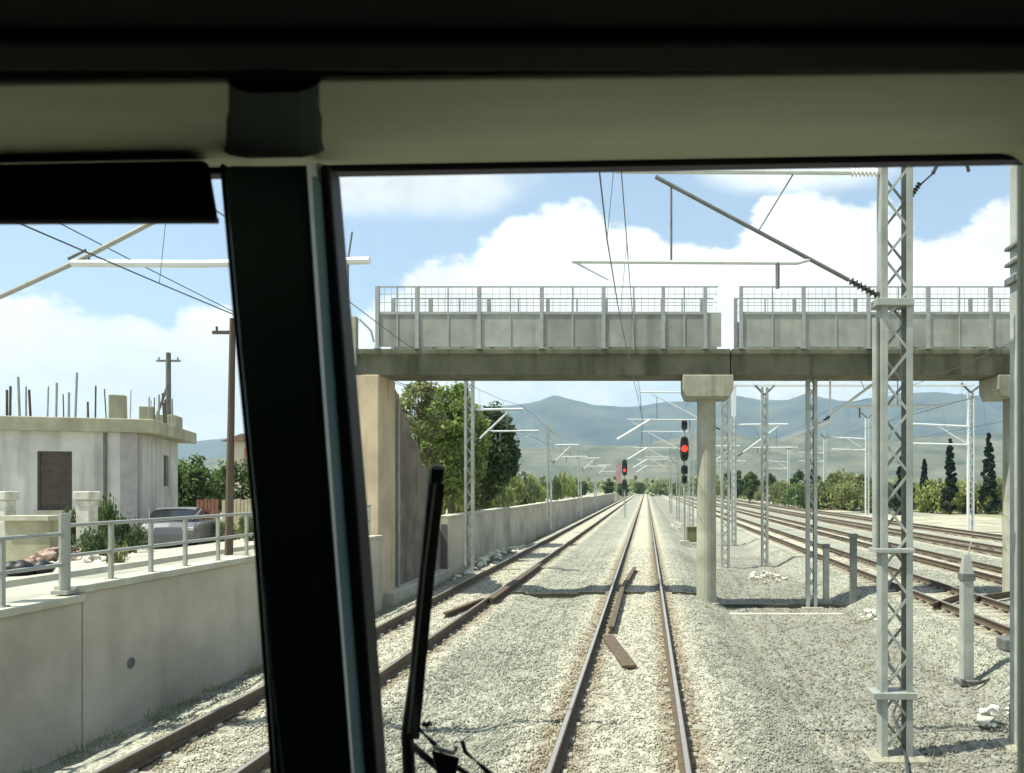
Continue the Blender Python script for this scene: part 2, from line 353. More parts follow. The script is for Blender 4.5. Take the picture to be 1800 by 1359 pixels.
M['soil'] = mat('dry_field_ground', (.30, .28, .18), .95, scale=.02, col2=(.17, .19, .09), bump=.2, bscale=2)
gx = np.array([-9000, -5000, -2500, -1200, -600, -300, -150, -80, -40, -24, -16, -8.40, -8.30, -7.6, 0, 20, 39.5, 42, 60, 100, 200, 400, 900, 2000, 5000, 9000.])
gy = np.array([-9000, -3000, -1000, -300, -100, -30, 0, 30, 60, 120, 250, 400, 410, 430, 600, 900, 1500, 3000, 6000, 9000.])
def ground_z(X, Y):
    z = np.where(X > -8.35, -1.05, np.interp(-X, [8, 24, 60, 9000], [1.36, .72, .7, .7]))
    z = np.where(X > 39, -.72, z)
    return np.where(Y > 425, np.minimum(z, -.72) * 0 - .72, z)
ground = grid_mesh('ground', gx, gy, ground_z, M['soil'])
gr = MB(); gr.box(24.9, 40, 16, 100, -.64, -.44); gr.box(24.9, 30, 112.01, 260, -.64, -.44); gr.build('gravel_path', mat('pale_gravel', (.36, .34, .25), .95, .45, .35, bump=.4, bscale=8), kind='structure')
st = MB()
xs_ = [-8.1, -16, -24, -60]; n_ = len(xs_)
st.loft([[Vector((x, y, sz(x) + .004)) for x in xs_] for y in (-20, 15, 60, 200)], cap=False, closed=False).build('street', M['asphalt'], kind='structure')
kb = MB(); kb.prism([(-11.2, sz(-11.2)), (-11.2, sz(-11) + .12), (-10.95, sz(-11) + .12), (-10.9, sz(-10.9))], -10, 60); kb.build('street_kerb', M['coping'], kind='structure')
pv = MB(); pv.loft([[Vector((x, y, sz(x) + .10)) for x in (-11.21, -13.4)] for y in (-10, 60)], cap=False, closed=False).build('pavement', mat('sidewalk_concrete', (.40, .39, .31), .95, .3, 1.0), kind='structure')

# ------------------------------------------------------------------ tracks
RP = [(-.036, 0), (.036, 0), (.036, -.035), (.010, -.05), (.010, -.145), (.082, -.158), (.082, -.172), (-.082, -.172), (-.082, -.158), (-.010, -.145), (-.010, -.05), (-.036, -.035)]
def rail(parent, x, y0, y1, name='rail'):
    b = MB(); b.cur = 1; b.prism([(p[0] + x, p[1]) for p in RP], y0, y1)
    b.cur = 0; b.box(x - .026, x + .026, y0, y1, -.001, .003)
    return b.build(name, [M['railtop'], M['rust']], parent)
slp = MB()
slp.loft([[Vector((x, y, z)) for y, z in ((-.13, -.30), (.13, -.30), (.10, zt), (-.10, zt))] for x, zt in ((-1.28, -.20), (-1.0, -.176), (-.5, -.176), (-.3, -.205), (.3, -.205), (.5, -.176), (1.0, -.176), (1.28, -.20))])
for s in (-.75, .75):
    for d in (-.11, .11): slp.box(s + d - .03, s + d + .03, -.06, .06, -.18, -.135)
slp_me = None
TL = {-5.15: ('left hand railway track with rusty rails beside the concrete retaining wall', 65), -.3: ('centre railway track running straight ahead under the footbridge, pale ballast bed', 70),
      8.7: ('first railway track to the right of the central footbridge pier', 50), 12.85: ('second railway track to the right of the central footbridge pier', 0),
      17.6: ('third railway track to the right of the footbridge pier, nearly covered by ballast', 0), 22.1: ('rightmost railway track, alongside the pale gravel path', 0)}
for cx, (lab, ns) in TL.items():
    t = empty('railway_track', (cx, 0, 0), lab, 'railway track', 'parallel railway tracks')
    for s in (-.752, .752): rail(t, s, -4, 420)
    for i in range(ns):
        if slp_me is None: o = slp.build('sleeper', M['sleeper'], t); slp_me = o.data
        else: o = bpy.data.objects.new('sleeper', slp_me); C.objects.link(o); o.parent = t
        o.location = (R.uniform(-.02, .02), 6 + .6 * i, R.uniform(-.034, -.016)); o.rotation_euler = (0, 0, R.uniform(-.01, .01))
# spare rails, joint plate and closure pieces
def loose(name, pts, label, cat, w=.075, h=.15, m=None):
    b = MB()
    for a, c in zip(pts, pts[1:]):
        a = Vector(a); c = Vector(c); d = (c - a).normalized(); u = Vector((d.y, -d.x, 0)).normalized()
        prof = [(-.5, 0), (.5, 0), (.5, .12), (.14, .25), (.14, .68), (.5, .74), (.5, 1), (-.5, 1), (-.5, .74), (-.14, .68), (-.14, .25), (-.5, .12)]
        b.loft([[q + u * p * w + Vector((0, 0, z * h)) for p, z in prof] for q in (a, c)])
    o = b.build(name, m or M['rust']); return tag(o, label, cat)
def G(px, py, z): Y = F * (CZ - z) / (py - V0); return Vector((X_(px, Y), Y, z))
loose('spare_rail', [G(1074, 1113, -.17), G(1094, 1040, -.17), G(1116, 1003, -.17)], 'short rusty rail piece lying just inside the left rail of the centre track', 'rail', w=.13)
loose('spare_rail', [G(783, 1087, -.2), G(850, 1060, -.2)], 'short rusty rail piece lying between the rails of the left track', 'rail', w=.12)
loose('check_rail', [G(862, 1062, -.17), G(948, 998, -.17)], 'thick dark check rail lying inside the right rail of the left track', 'rail', w=.2, h=.17)
pl = MB(); a = G(1067, 1118, -.16); c = G(1107, 1172, -.16); pl.bar(a, c, .05, .26).build('rail_plate', M['rust']); tag(bpy.data.objects['rail_plate'], 'brown rusted steel plate lying aslant between the rails of the centre track', 'plate')
# crossover rails of the switch on the right
sw = empty('track_switch', (8, 15, 0), 'dark switch rails crossing the first right hand track near the short grey post', 'track switch')
obs = []
for a, c in ((G(1640, 1060, 0), G(1700, 1040, 0)), (G(1715, 1048, 0), G(1800, 1036, 0))):
    b = MB(); b.loft([[Vector((q.x, q.y + p[0], p[1] + .001)) for p in RP] for q in (a, c)]); obs.append(b.build('switch_blade', M['rust']))
b = MB(); b.box(7.15, 7.75, 15.9, 16.3, -.22, .02); obs.append(b.build('switch_machine', M['darksteel'], bevel=.03))
adopt(sw, *obs)

# pale stone heaps
def heap(name, cx, cy, z, rx, ry, n, smin, smax, m, label, cat):
    b = MB()
    for i in range(n):
        a = R.uniform(0, 6.28); r = R.random() ** .6; x = cx + rx * r * math.cos(a); y = cy + ry * r * math.sin(a); s = R.uniform(smin, smax)
        T = Matrix.Translation((x, y, z + s * .25 + (1 - r) * smax * .8)) @ Matrix.Rotation(R.uniform(0, 6), 4, 'Z') @ Matrix.Rotation(R.uniform(-.5, .5), 4, 'X')
        bm = bmesh.new()
        for q in range(13):
            d = Vector((R.gauss(0, 1), R.gauss(0, 1), R.gauss(0, 1))).normalized(); bm.verts.new(T @ Vector((d.x * s * .55 * R.uniform(.7, 1), d.y * s * .45, d.z * s * .33)))
        hu = bmesh.ops.convex_hull(bm, input=bm.verts); bm.verts.ensure_lookup_table()
        for v_ in [v_ for v_ in bm.verts if not v_.link_faces]: bm.verts.remove(v_)
        bm.verts.index_update(); b.add([v_.co.copy() for v_ in bm.verts], [tuple(v_.index for v_ in f.verts) for f in bm.faces]); bm.free()
    o = b.build(name, m); return tag(o, label, cat)
M['palerock'] = mat('pale_limestone', (.58, .56, .46), .95, .15, 5)
g = G(1345, 1018, -.66); heap('stone_heap', g.x, g.y, -.66, .8, 1.8, 34, .1, .26, M['palerock'], 'scattered pale stones right of the central footbridge pier', 'stones')
g = G(1765, 1270, -.6); heap('stone_heap', g.x, g.y, -.62, .42, .35, 16, .12, .3, M['palerock'], 'small heap of white stones at the lower right by the grey mast', 'stones')
g = G(1535, 1090, -.66); heap('stone_heap', g.x, g.y, -.64, .45, .7, 18, .1, .25, M['palerock'], 'pale stones around the foot of the short posts behind the lattice mast', 'stones')
g = G(1195, 925, -.4); heap('stone_heap', g.x - .1, g.y, -.45, .9, 4, 22, .15, .35, M['palerock'], 'white stones around the foot of the red signal', 'stones')
g = G(850, 985, -.35); heap('rubble_heap', -6.95, 37, -.42, .55, 9, 70, .2, .5, M['palerock'], 'long pale rubble strip at the foot of the far retaining wall', 'rubble')

# ------------------------------------------------------------------ retaining walls and guard rail
def wall_thing(name, label, y0, y1, ztop, joints, hole=False):
    root = empty(name, (-7.75, y0, 0), label, 'wall'); obs = []
    ys2 = [y0] + joints + [y1]
    for i in range(len(ys2) - 1):
        a, c = ys2[i] + .012, ys2[i + 1] - .012; zt = ztop[i] if isinstance(ztop, list) else ztop
        b = MB(); b.box(-8.1, -7.75, a, c, -1.0, zt - .10); obs.append(b.build('wall_panel', M['concrete'], bevel=.012))
        b = MB(); b.box(-8.16, -7.70, a - .004, c + .004, zt - .10 + .002, zt); obs.append(b.build('coping', M['coping'], bevel=.015))
    b = MB(); b.box(-8.05, -7.80, y0, y1, -1.0, min(ztop) - .14 if isinstance(ztop, list) else ztop - .14); obs.append(b.build('joint_filler', M['darksteel']))
    if hole:
        g = (9.6 * 0, 0); b = MB(); Yh = F * 7.75 / (U0 - 230); b.lathe([(.001, 0), (.075, 0), (.085, .012), (.055, .02), (.05, .004), (.001, .004)], M=Matrix.Translation((-7.752, Yh, Z_(1165, Yh))) @ Matrix.Rotation(math.pi / 2, 4, 'Y'))
        obs.append(b.build('drain_hole', M['darksteel']))
    adopt(root, *obs)
wall_thing('retaining_wall', 'long grey concrete retaining wall in the left window with railing on top', 2, 23.3, [1.58, 1.70, 1.68, 1.66], [10.95, 15.9, 20.2], True)
wall_thing('retaining_wall', 'far concrete retaining wall beyond the footbridge, receding beside the left track', 31.2, 190, [1.95, 1.9, 1.85, 1.75], [45, 70, 110])
root = empty('street_railing', (-7.92, 10, 1.6), 'pale grey two bar steel railing on top of the retaining wall', 'railing'); obs = []
py_ = [5.9, 6.9, 7.9, 8.8, 9.8, 11.8, 12.75, 13.7, 14.75, 15.8, 16.8, 17.8, 18.8, 19.8, 20.8, 21.8, 22.8]
pm = MB(); pm.box(-.025, .025, -.03, .03, 0, .86); pm.box(-.06, .06, -.06, .06, 0, .02)
pe = None
for y in py_:
    zb = 1.58 if y < 10.95 else 1.69
    if pe is None: o = pm.build('post', M['guard']); pe = o.data
    else: o = bpy.data.objects.new('post', pe); C.objects.link(o)
    o.location = (-7.93, y, zb); obs.append(o)
b = MB(); b.tube([(0, 0, 0), (0, 0, 1.1)], .07, 10); b.box(-.11, .11, -.11, .11, 0, .05); o = b.build('end_post', M['guard']); o.location = (-7.93, 10.86, 1.6); obs.append(o)
for dz in (.84, .42):
    b = MB(); b.tube([(-7.93, 4, 1.58 + dz), (-7.93, 10.8, 1.58 + dz)], .028); b.tube([(-7.93, 10.9, 1.69 + dz), (-7.93, 22.9, 1.69 + dz)], .028); obs.append(b.build('rail_bar', M['guard']))
bpy.context.view_layer.update(); adopt(root, *obs)

# ------------------------------------------------------------------ footbridge
BY = 23.5; BY2 = 25.1
fb = empty('footbridge', (0, BY, 0), 'concrete footbridge with grey parapet panels spanning all the tracks', 'footbridge'); obs = []
zb, zt = Z_(658, BY), Z_(613, BY); zp = Z_(549, BY); zr = Z_(503, BY)
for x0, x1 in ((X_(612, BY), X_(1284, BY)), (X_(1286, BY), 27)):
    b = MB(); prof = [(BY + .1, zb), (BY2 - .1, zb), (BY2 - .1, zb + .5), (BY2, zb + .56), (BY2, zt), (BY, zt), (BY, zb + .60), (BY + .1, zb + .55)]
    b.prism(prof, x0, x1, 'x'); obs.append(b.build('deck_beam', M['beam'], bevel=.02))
posts = [663, 733, 842, 952, 1061, 1166, 1240, 1303, 1413, 1527, 1632, 1742, 1852, 1960, 2070, 2180, 2290, 2400, 2510, 2620]
for side, yy, dy in ((0, BY + .04, -.03), (1, BY2 - .1, .03)):
    for i, p in enumerate(posts):
        x = X_(p, BY); b = MB(); b.box(x - .055, x + .055, yy - .05, yy + .05, zt, zr); b.box(x - .09, x + .09, yy - .07, yy + .07, zt, zt + .03); obs.append(b.build('parapet_post', M['railgrey']))
        if i < len(posts) - 1 and p != 1240:
            x2 = X_(posts[i + 1], BY)
            b = MB(); b.box(x + .06, x2 - .06, yy - .012, yy + .012, zt + .06, zp - .06); obs.append(b.build('parapet_panel', M['panel']))
            b = MB(); b.box(x + .056, x2 - .056, yy - .035, yy + .035, zp - .06, zp + .02); obs.append(b.build('panel_rail', M['railgrey']))
            b = MB(); xm = (x + x2) / 2; b.box(xm - .022, xm + .022, yy - .03, yy - .013, zt + .02, zr); obs.append(b.build('mid_post', M['railgrey']))
        elif p == 1240:
            x2 = X_(1268, BY); b = MB(); b.box(x + .06, x2, yy - .012, yy + .012, zt + .06, zp); obs.append(b.build('parapet_panel', M['panel']))
    for x0, x1 in ((X_(663, BY), X_(1262, BY)), (X_(1303, BY), X_(2620, BY))):
        b = MB(); b.box(x0, x1, yy - .02, yy + .02, zr - .03, zr + .005); obs.append(b.build('handrail', M['railgrey']))
        # fine protective mesh above the panels: real thin bars
        b = MB(); k = x0
        while k < x1: b.box(k - .005, k + .005, yy + .004, yy + .010, zp + .02, zr - .03); k += .20
        for q in (.3, .55): b.box(x0, x1, yy + .013, yy + .02, zp + q - .008, zp + q + .008)
        obs.append(b.build('mesh_screen', M['guard']))
# end post with stair stringer at the left end
b = MB(); b.box(X_(612, BY), X_(626, BY), BY - .02, BY + .2, zt - .5, Z_(556, BY)); obs.append(b.build('end_post', M['pier'], bevel=.02))
b = MB(); b.tube([(X_(630, BY), BY + .1, Z_(560, BY)), (X_(650, BY), BY + .1, Z_(580, BY)), (X_(655, BY), BY + .1, Z_(600, BY))], .03); obs.append(b.build('stair_handrail', M['railgrey']))
def pier(px):
    xc = X_(px, BY); b = MB()
    b.lathe([(.40, -.75), (.40, -.45), (.30, -.42), (.285, zb - .6)], (xc, 24.25, 0), 20); p = b.build('pier', M['pier'], smooth=False); adopt(fb, p)
    c = MB(); w = .75; c.prism([(xc - w, zb - .006), (xc - w, zb - .42), (xc - w + .1, zb - .66), (xc + w - .1, zb - .66), (xc + w, zb - .42), (xc + w, zb - .006)], BY + .02, BY2 - .15)
    c = c.build('pier_cap', M['pier'], bevel=.03); bpy.context.view_layer.update(); c.parent = p; c.matrix_parent_inverse = p.matrix_world.inverted()
    for s in (-.38, .38):
        q = MB(); q.box(xc + s - .2, xc + s + .2, BY + .2, BY2 - .3, zb - .01 + .0, zb + .02)
adopt(fb, *obs)
pier(1245); pier(1801)
xw = X_(665, BY)
b = MB(); b.box(X_(560, BY), xw, BY + .03, BY + 1.6, -1.0, zb - .004); pq = b.build('abutment', M['abut'], bevel=.03)
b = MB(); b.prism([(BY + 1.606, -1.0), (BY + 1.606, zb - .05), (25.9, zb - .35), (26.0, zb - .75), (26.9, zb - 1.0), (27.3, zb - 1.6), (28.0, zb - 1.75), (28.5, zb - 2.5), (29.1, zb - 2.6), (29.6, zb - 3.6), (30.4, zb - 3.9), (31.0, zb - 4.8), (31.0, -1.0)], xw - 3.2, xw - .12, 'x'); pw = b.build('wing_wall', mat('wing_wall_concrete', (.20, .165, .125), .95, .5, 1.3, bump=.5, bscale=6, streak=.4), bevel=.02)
b = MB(); b.box(xw - .35, xw + .32, BY + .5, 31.0, -.9, -.12); pk = b.build('footing_kerb', M['coping'], bevel=.03)
b = MB(); b.tube([(xw + .04, 25.3, zb - .6), (xw + .04, 25.3, -.2)], .05, 8); pd = b.build('drain_pipe', M['railgrey'])
adopt(fb, pq, pw, pk, pd)

# ------------------------------------------------------------------ catenary masts
def lattice(b, w, d, z0, z1, pitch, cw=.10):
    for s in (-1, 1):
        b.box(s * w / 2 - cw / 2, s * w / 2 + cw / 2, -d / 2, -d / 2 + .014, z0, z1); b.box(s * w / 2 - cw / 2, s * w / 2 + cw / 2, d / 2 - .014, d / 2, z0, z1)
        b.box(s * (w / 2 + cw / 2) - .007, s * (w / 2 + cw / 2) + .007, -d / 2 + .001, d / 2 - .001, z0, z1)
    z = z0 + .12; k = 1
    while z + pitch < z1:
        b.bar((-k * w / 2, -d / 2 + .02, z), (k * w / 2, -d / 2 + .02, z + pitch), .035, .012)
        b.bar((k * w / 2, d / 2 - .02, z), (-k * w / 2, d / 2 - .02, z + pitch), .035, .012)
        z += pitch; k = -k
def insul(b, p, q, r=.055, n=7):
    p = Vector(p); q = Vector(q); d = q - p; L_ = d.length; Mx = Matrix.Translation(p) @ d.to_track_quat('Z', 'Y').to_matrix().to_4x4()
    pr = [(.001, 0)]
    for i in range(n): z = L_ * (i + .1) / n; pr += [(r * .45, z), (r, z + L_ * .25 / n), (r * .95, z + L_ * .4 / n), (r * .45, z + L_ * .6 / n)]
    pr.append((.001, L_)); b.lathe(pr, n=10, M=Mx)
def mast(x, Y, label, z0=-.66, z1=8.1, w=.34, d=.22, group=None, mat_=None, cw=.10):
    r = empty('catenary_mast', (x, Y, z0), label, 'catenary mast', group); h = z1 - z0
    b = MB(); lattice(b, w, d, 0, h, .42, cw); b.build('mast', mat_ or M['steel'], r)
    b = MB(); b.box(-w / 2 - .22, w / 2 + .22, -.3, .3, -.35, .03); b.build('foundation', M['sleeper'], r, bevel=.02)
    return r, h
def canti(r, x, Y, z0, s, reach, zt=7.4, zf=5.7, zreg=6.2, w=.34, thick=.03, push=False, far=False):
    """s=-1: reaches to the left. coordinates local to the mast root (z minus z0)"""
    t, f_, g_ = zt - z0, zf - z0, zreg - z0; m0 = s * (w / 2 + .06)
    b = MB(); b.tube([(m0 + s * .35, 0, t), (s * (reach + .1), 0, t + .02)], thick * 1.25); b.build('top_tube', M['tube'], r)
    b = MB(); insul(b, (m0, 0, t), (m0 + s * .38, 0, t), .06); b.build('insulator', M['whitecer'], r)
    e = (s * (reach - .45), 0, t - .06); a = Vector((m0, 0, f_)); ev = Vector(e); q = a + (ev - a) * .13
    b = MB(); b.tube([q, ev], thick); b.build('brace_tube', M['darksteel'] if not far else M['tube'], r)
    b = MB(); insul(b, a, q, .06); b.build('insulator', M['ceramic'], r)
    def on(u): return a + (ev - a) * u
    u = (g_ - f_) / (t - .06 - f_) ; k = on(u)
    b = MB(); b.tube([k, k + Vector((s * .18, 0, -.05)), Vector((s * (reach + .70), 0, g_ - .03))], thick * .95); b.build('registration_tube', M['tube'], r)
    k2 = on(.93); b = MB(); b.tube([(k2.x, 0, k2.z), (k2.x, 0, g_ - .04)], .016); b.build('dropper', M['darksteel'], r)
    b = MB(); b.tube([(k.x + s * .45, 0, g_ - .04), (k.x + s * .45, 0, g_ - .40)], .03); b.build('stub_tube', M['darksteel'], r)
    b = MB(); b.tube([(s * (reach * .37), 0, t), (s * (reach * .5), 0, on(.55).z)], .010); b.build('stay_wire', M['wire'], r)
    b = MB(); b.tube([(s * (reach + .65), 0, g_ - .05), (s * (reach + .2), 0, g_ - .28)], .015); b.build('steady_arm', M['tube'], r)
    if push:
        b = MB(); b.tube([(s * (reach + 1.15), -.02, g_ - .95), (s * (reach - .35), -.02, g_ - .05)], .055); b.build('push_off_tube', M['whitecer'], r)

# main row
r, h = mast(3.43, 11, 'near lattice catenary mast with cross plates, tallest in the right half', z0=-.66, z1=8.4, w=.335, d=.24, cw=.08)
canti(r, 3.43, 11, -.66, -1, 3.75)
for zc, wd, hh in ((Z_(535, 11), .50, .05), (Z_(967, 11), .52, .03), (Z_(1219, 11), .58, .045)):
    b = MB(); b.box(-wd / 2 - .05, wd / 2 - .03, -.17, .17, zc + .66 - hh, zc + .66 + hh); b.build('cross_plate', M['steel'], r, bevel=.008)
b = MB(); b.tube([(-.27, -.02, Z_(560, 11) + .66), (-.27, -.02, Z_(962, 11) + .66)], .045); b.build('counterweight_tube', M['steel'], r)
b = MB(); p0 = P(1602, 345, 11) - Vector((3.43, 11, -.66)); p1 = P(1612, 330, 11) - Vector((3.43, 11, -.66)); p2 = P(1640, 305, 11) - Vector((3.43, 11, -.66)); p3 = P(1650, 285, 11) - Vector((3.43, 11, -.66)); p4 = P(1648, 235, 11) - Vector((3.43, 11, -.66))
b.tube([p1, p2], .012); insul(b, p0, p1 + (p1 - p0) * .6, .04, 5); b.tube([p2, p3, p4], .028); b.build('jumper_cable', M['ceramic'], r)
b = MB(); b.tube([P(1703, 302, 11) - Vector((3.43, 11, -.66)), P(1697, 280, 11) - Vector((3.43, 11, -.66)), P(1690, 220, 11) - Vector((3.43, 11, -.66))], .024); b.build('jumper_cable', M['ceramic'], r)
r, h = mast(5.48, 11.4, 'pale grey mast with clamps and black insulators at the right edge', z0=-.66, z1=9, w=.30, d=.3)
b = MB(); b.box(-.19, .19, -.165, -.155, .75, Z_(655, 11.4) + .66); b.build('cover_plate', M['steel'], r)
b = MB(); b.box(-.205, .205, -.2, .2, 0, .55); b.build('base_sleeve', M['darksteel'], r, bevel=.02)
for py, hh in ((433, .025), (462, .025), (492, .05)):
    b = MB(); z = Z_(py, 11.4) + .66; b.box(-.27, .27, -.2, .2, z - hh, z + hh); b.build('clamp', M['darksteel'], r, bevel=.01)
b = MB(); z = Z_(560, 11.4) + .66; insul(b, (-.02, -.24, z), (-.02, -.24, z + .5), .11, 5); insul(b, (.16, -.24, z - .1), (.16, -.24, z + .4), .09, 5); b.build('insulator', M['ceramic'], r)
grp = 'catenary masts right of the centre track'
labs = ['lattice catenary mast just right of the central footbridge pier', 'catenary mast behind the red signal', 'distant catenary mast beyond the red signal, centre track', 'farthest small catenary mast right of the centre track']
for i, Y in enumerate((36.5, 62, 88, 114)):
    r, h = mast(3.5 if i else 3.62, Y, labs[i], z0=-.66, z1=7.9, w=.3, d=.2, group=grp); canti(r, 3.5, Y, -.66, -1, 3.8, push=True, far=True)
grp = 'catenary masts between the left track and the retaining wall'
labs = ['lattice catenary mast in front of the tree beyond the footbridge abutment', 'second catenary mast along the far retaining wall', 'third catenary mast along the far retaining wall', 'farthest small catenary mast along the retaining wall']
for i, Y in enumerate((31.2, 57, 83, 109)):
    r, h = mast(-6.93, Y, labs[i], z0=-.45, z1=7.6, w=.26, d=.2, group=grp); canti(r, -6.93, Y, -.45, 1, 2.0, zt=6.1, zf=4.8, zreg=5.3, far=True, thick=.04)
r, h = mast(-8.95, 10, 'catenary mast beside the street whose white cantilever shows in the left window', z0=1.3, z1=8.4, w=.3, d=.2)
b = MB(); b.tube([P(-40, 540, 10), P(130, 462, 10), P(262, 394, 10), P(330, 362, 10)], .032); t1 = b.build('brace_tube', M['guard'])
b = MB(); b.tube([P(128, 463, 10), P(350, 464, 10), P(650, 458, 10)], .048); t2 = b.build('registration_tube', M['whitecer'])
b = MB(); insul(b, P(-95, 566, 10), P(-30, 536, 10), .07); t3 = b.build('insulator', M['ceramic'])
b = MB(); b.tube([P(120, 455, 10), P(150, 440, 10), P(160, 463, 10)], .02); t4 = b.build('clamp', M['darksteel'])
b = MB(); b.tube([P(619, 408, 10), P(612, 455, 10), P(612, 560, 10)], .012); t5 = b.build('dropper', M['darksteel'])
b = MB(); b.tube([P(-100, 330, 10), P(340, 352, 10)], .035); t6 = b.build('top_tube', M['tube'])
adopt(r, t1, t2, t3, t4, t5, t6)
grp = 'catenary masts left of the first right hand track'
for x, Y, lab, z1 in ((5.1, 24.6, 'slim lattice mast directly behind the footbridge right of its central pier', 7.3), (5.5, 37, 'mast with Y shaped head between the central pier and the lattice mast', 7.7), (5.5, 50, 'second slim mast right of the central pier', 7.5), (5.5, 76, 'small far mast right of the central pier', 7.5)):
    r, h = mast(x, Y, lab, z0=-.66, z1=z1, w=.22, d=.18, group=grp)
    if Y != 37: canti(r, x, Y, -.66, 1, 3.3, zt=7.0, zf=5.0, zreg=5.6, far=True, thick=.045)
    if Y == 24.6:
        b = MB(); b.tube([(-1.0, 0, Z_(775, 24.6) + .66), (.5, 0, Z_(742, 24.6) + .66)], .07); b.tube([(-.1, 0, Z_(740, 24.6) + .66), (.6, 0, Z_(742, 24.6) + .66)], .05); b.tube([(.58, 0, Z_(742, 24.6) + .66), (.58, 0, Z_(660, 24.6) + .66)], .03); b.build('white_arm', M['whitecer'], r)
    if Y == 37:
        b = MB(); z = 8.36 - .25; b.tube([(0, 0, z - .1), (-.45, 0, z + .35)], .05); b.tube([(0, 0, z - .1), (.45, 0, z + .35)], .05); b.build('forked_head', M['darksteel'], r)
grp = 'catenary masts beyond the rightmost track'
for i, (px, Y, top) in enumerate(((1706, 61, 690), (1524, 100, 735), (1450, 135, 770), (1386, 165, 790))):
    lab = ['tall mast with forked head standing between the cypresses', 'mast seen just left of the near lattice mast, beyond the tracks', 'far thin mast right of the forked mast', 'farthest thin mast beyond the right hand tracks'][i]
    x = X_(px, Y); z1 = Z_(top, Y); r, h = mast(x, Y, lab, z0=-.6, z1=z1, w=.36, d=.3, group=grp, mat_=M['tube'])
    b = MB(); b.tube([(-.2, 0, h - 2.6), (-4.4, 0, h - 2.4)], .08); b.tube([(-.2, 0, h - 4.0), (-4.4, 0, h - 3.9)], .07); b.tube([(-.2, 0, h - 4.0), (-2.6, 0, h - 2.5)], .06); b.build('cantilever', M['tube'], r)
    b = MB(); b.tube([(0, 0, h), (-.7, 0, h + .7)], .09); b.tube([(0, 0, h), (.7, 0, h + .5)], .09); b.build('forked_head', M['darksteel'], r)
# portal beam behind the bridge on the right
b = MB(); zq = Z_(678, 61)
b.box(X_(1290, 61), X_(1712, 61), 60.7, 60.8, zq - .05, zq + .05); b.box(X_(1290, 61), X_(1712, 61), 61.2, 61.3, zq - .05, zq + .05); b.box(X_(1290, 61), X_(1712, 61), 60.9, 61.0, zq + .42, zq + .5)
k = X_(1290, 61)
while k < X_(1705, 61): b.bar((k, 60.76, zq), (k + .6, 60.95, zq + .45), .05, .05); b.bar((k + .6, 60.95, zq + .45), (k + 1.2, 60.76, zq), .05, .05); k += 1.2
for q in (1290,): b.box(X_(q, 61) - .15, X_(q, 61) + .15, 60.8, 61.2, -.6, zq - .06)
tag(b.build('portal_beam', M['tube']), 'long pale lattice portal beam crossing the right hand tracks behind the footbridge', 'portal beam')

# overhead lines
def line(x, zc, zm, label, y0=-12, y1=330, sup=11.0, span=25.5, stag=.18):
    r = empty('overhead_line', (x, y0, 0), label, 'overhead line', 'overhead lines above the tracks')
    b = MB(); pts = []; pm_ = []; y = y0; i = 0
    while y <= y1:
        t = (y - sup) / span; u = t - math.floor(t); k = math.floor(t)
        sx = stag * ((1 - u) * (1 if k % 2 else -1) + u * (-1 if k % 2 else 1))
        pts.append((sx, y - y0, zc)); pm_.append((sx * .2, y - y0, zm - .5 * 4 * u * (1 - u))); y += span / 6 if y < 90 else span / 2
    MB().tube(pts, .0085, 6).build('contact_wire', M['wire'], r); MB().tube(pm_, .0085, 6).build('messenger_wire', M['wire'], r)
    for p, q in list(zip(pts, pm_))[1:26]: MB().tube([p, q], .004, 4).build('dropper', M['wire'], r)
line(-.3, 5.93, 7.38, 'contact wire and messenger wire hanging above the centre track')
line(-5.5, 5.42, 6.75, 'contact wire and messenger wire hanging above the left track')
line(8.75, 5.45, 6.9, 'contact wire and messenger wire above the first right hand track', sup=12)
line(12.9, 5.45, 6.9, 'contact wire and messenger wire above the second right hand track', sup=12)
b = MB(); b.tube([(-8.4, y, 6.9 - .4 * math.sin(math.pi * ((y - 10) / 26 % 1))) for y in range(-8, 220, 3)], .009, 6); tag(b.build('feeder_wire', M['wire']), 'single feeder wire running above the retaining wall', 'wire')

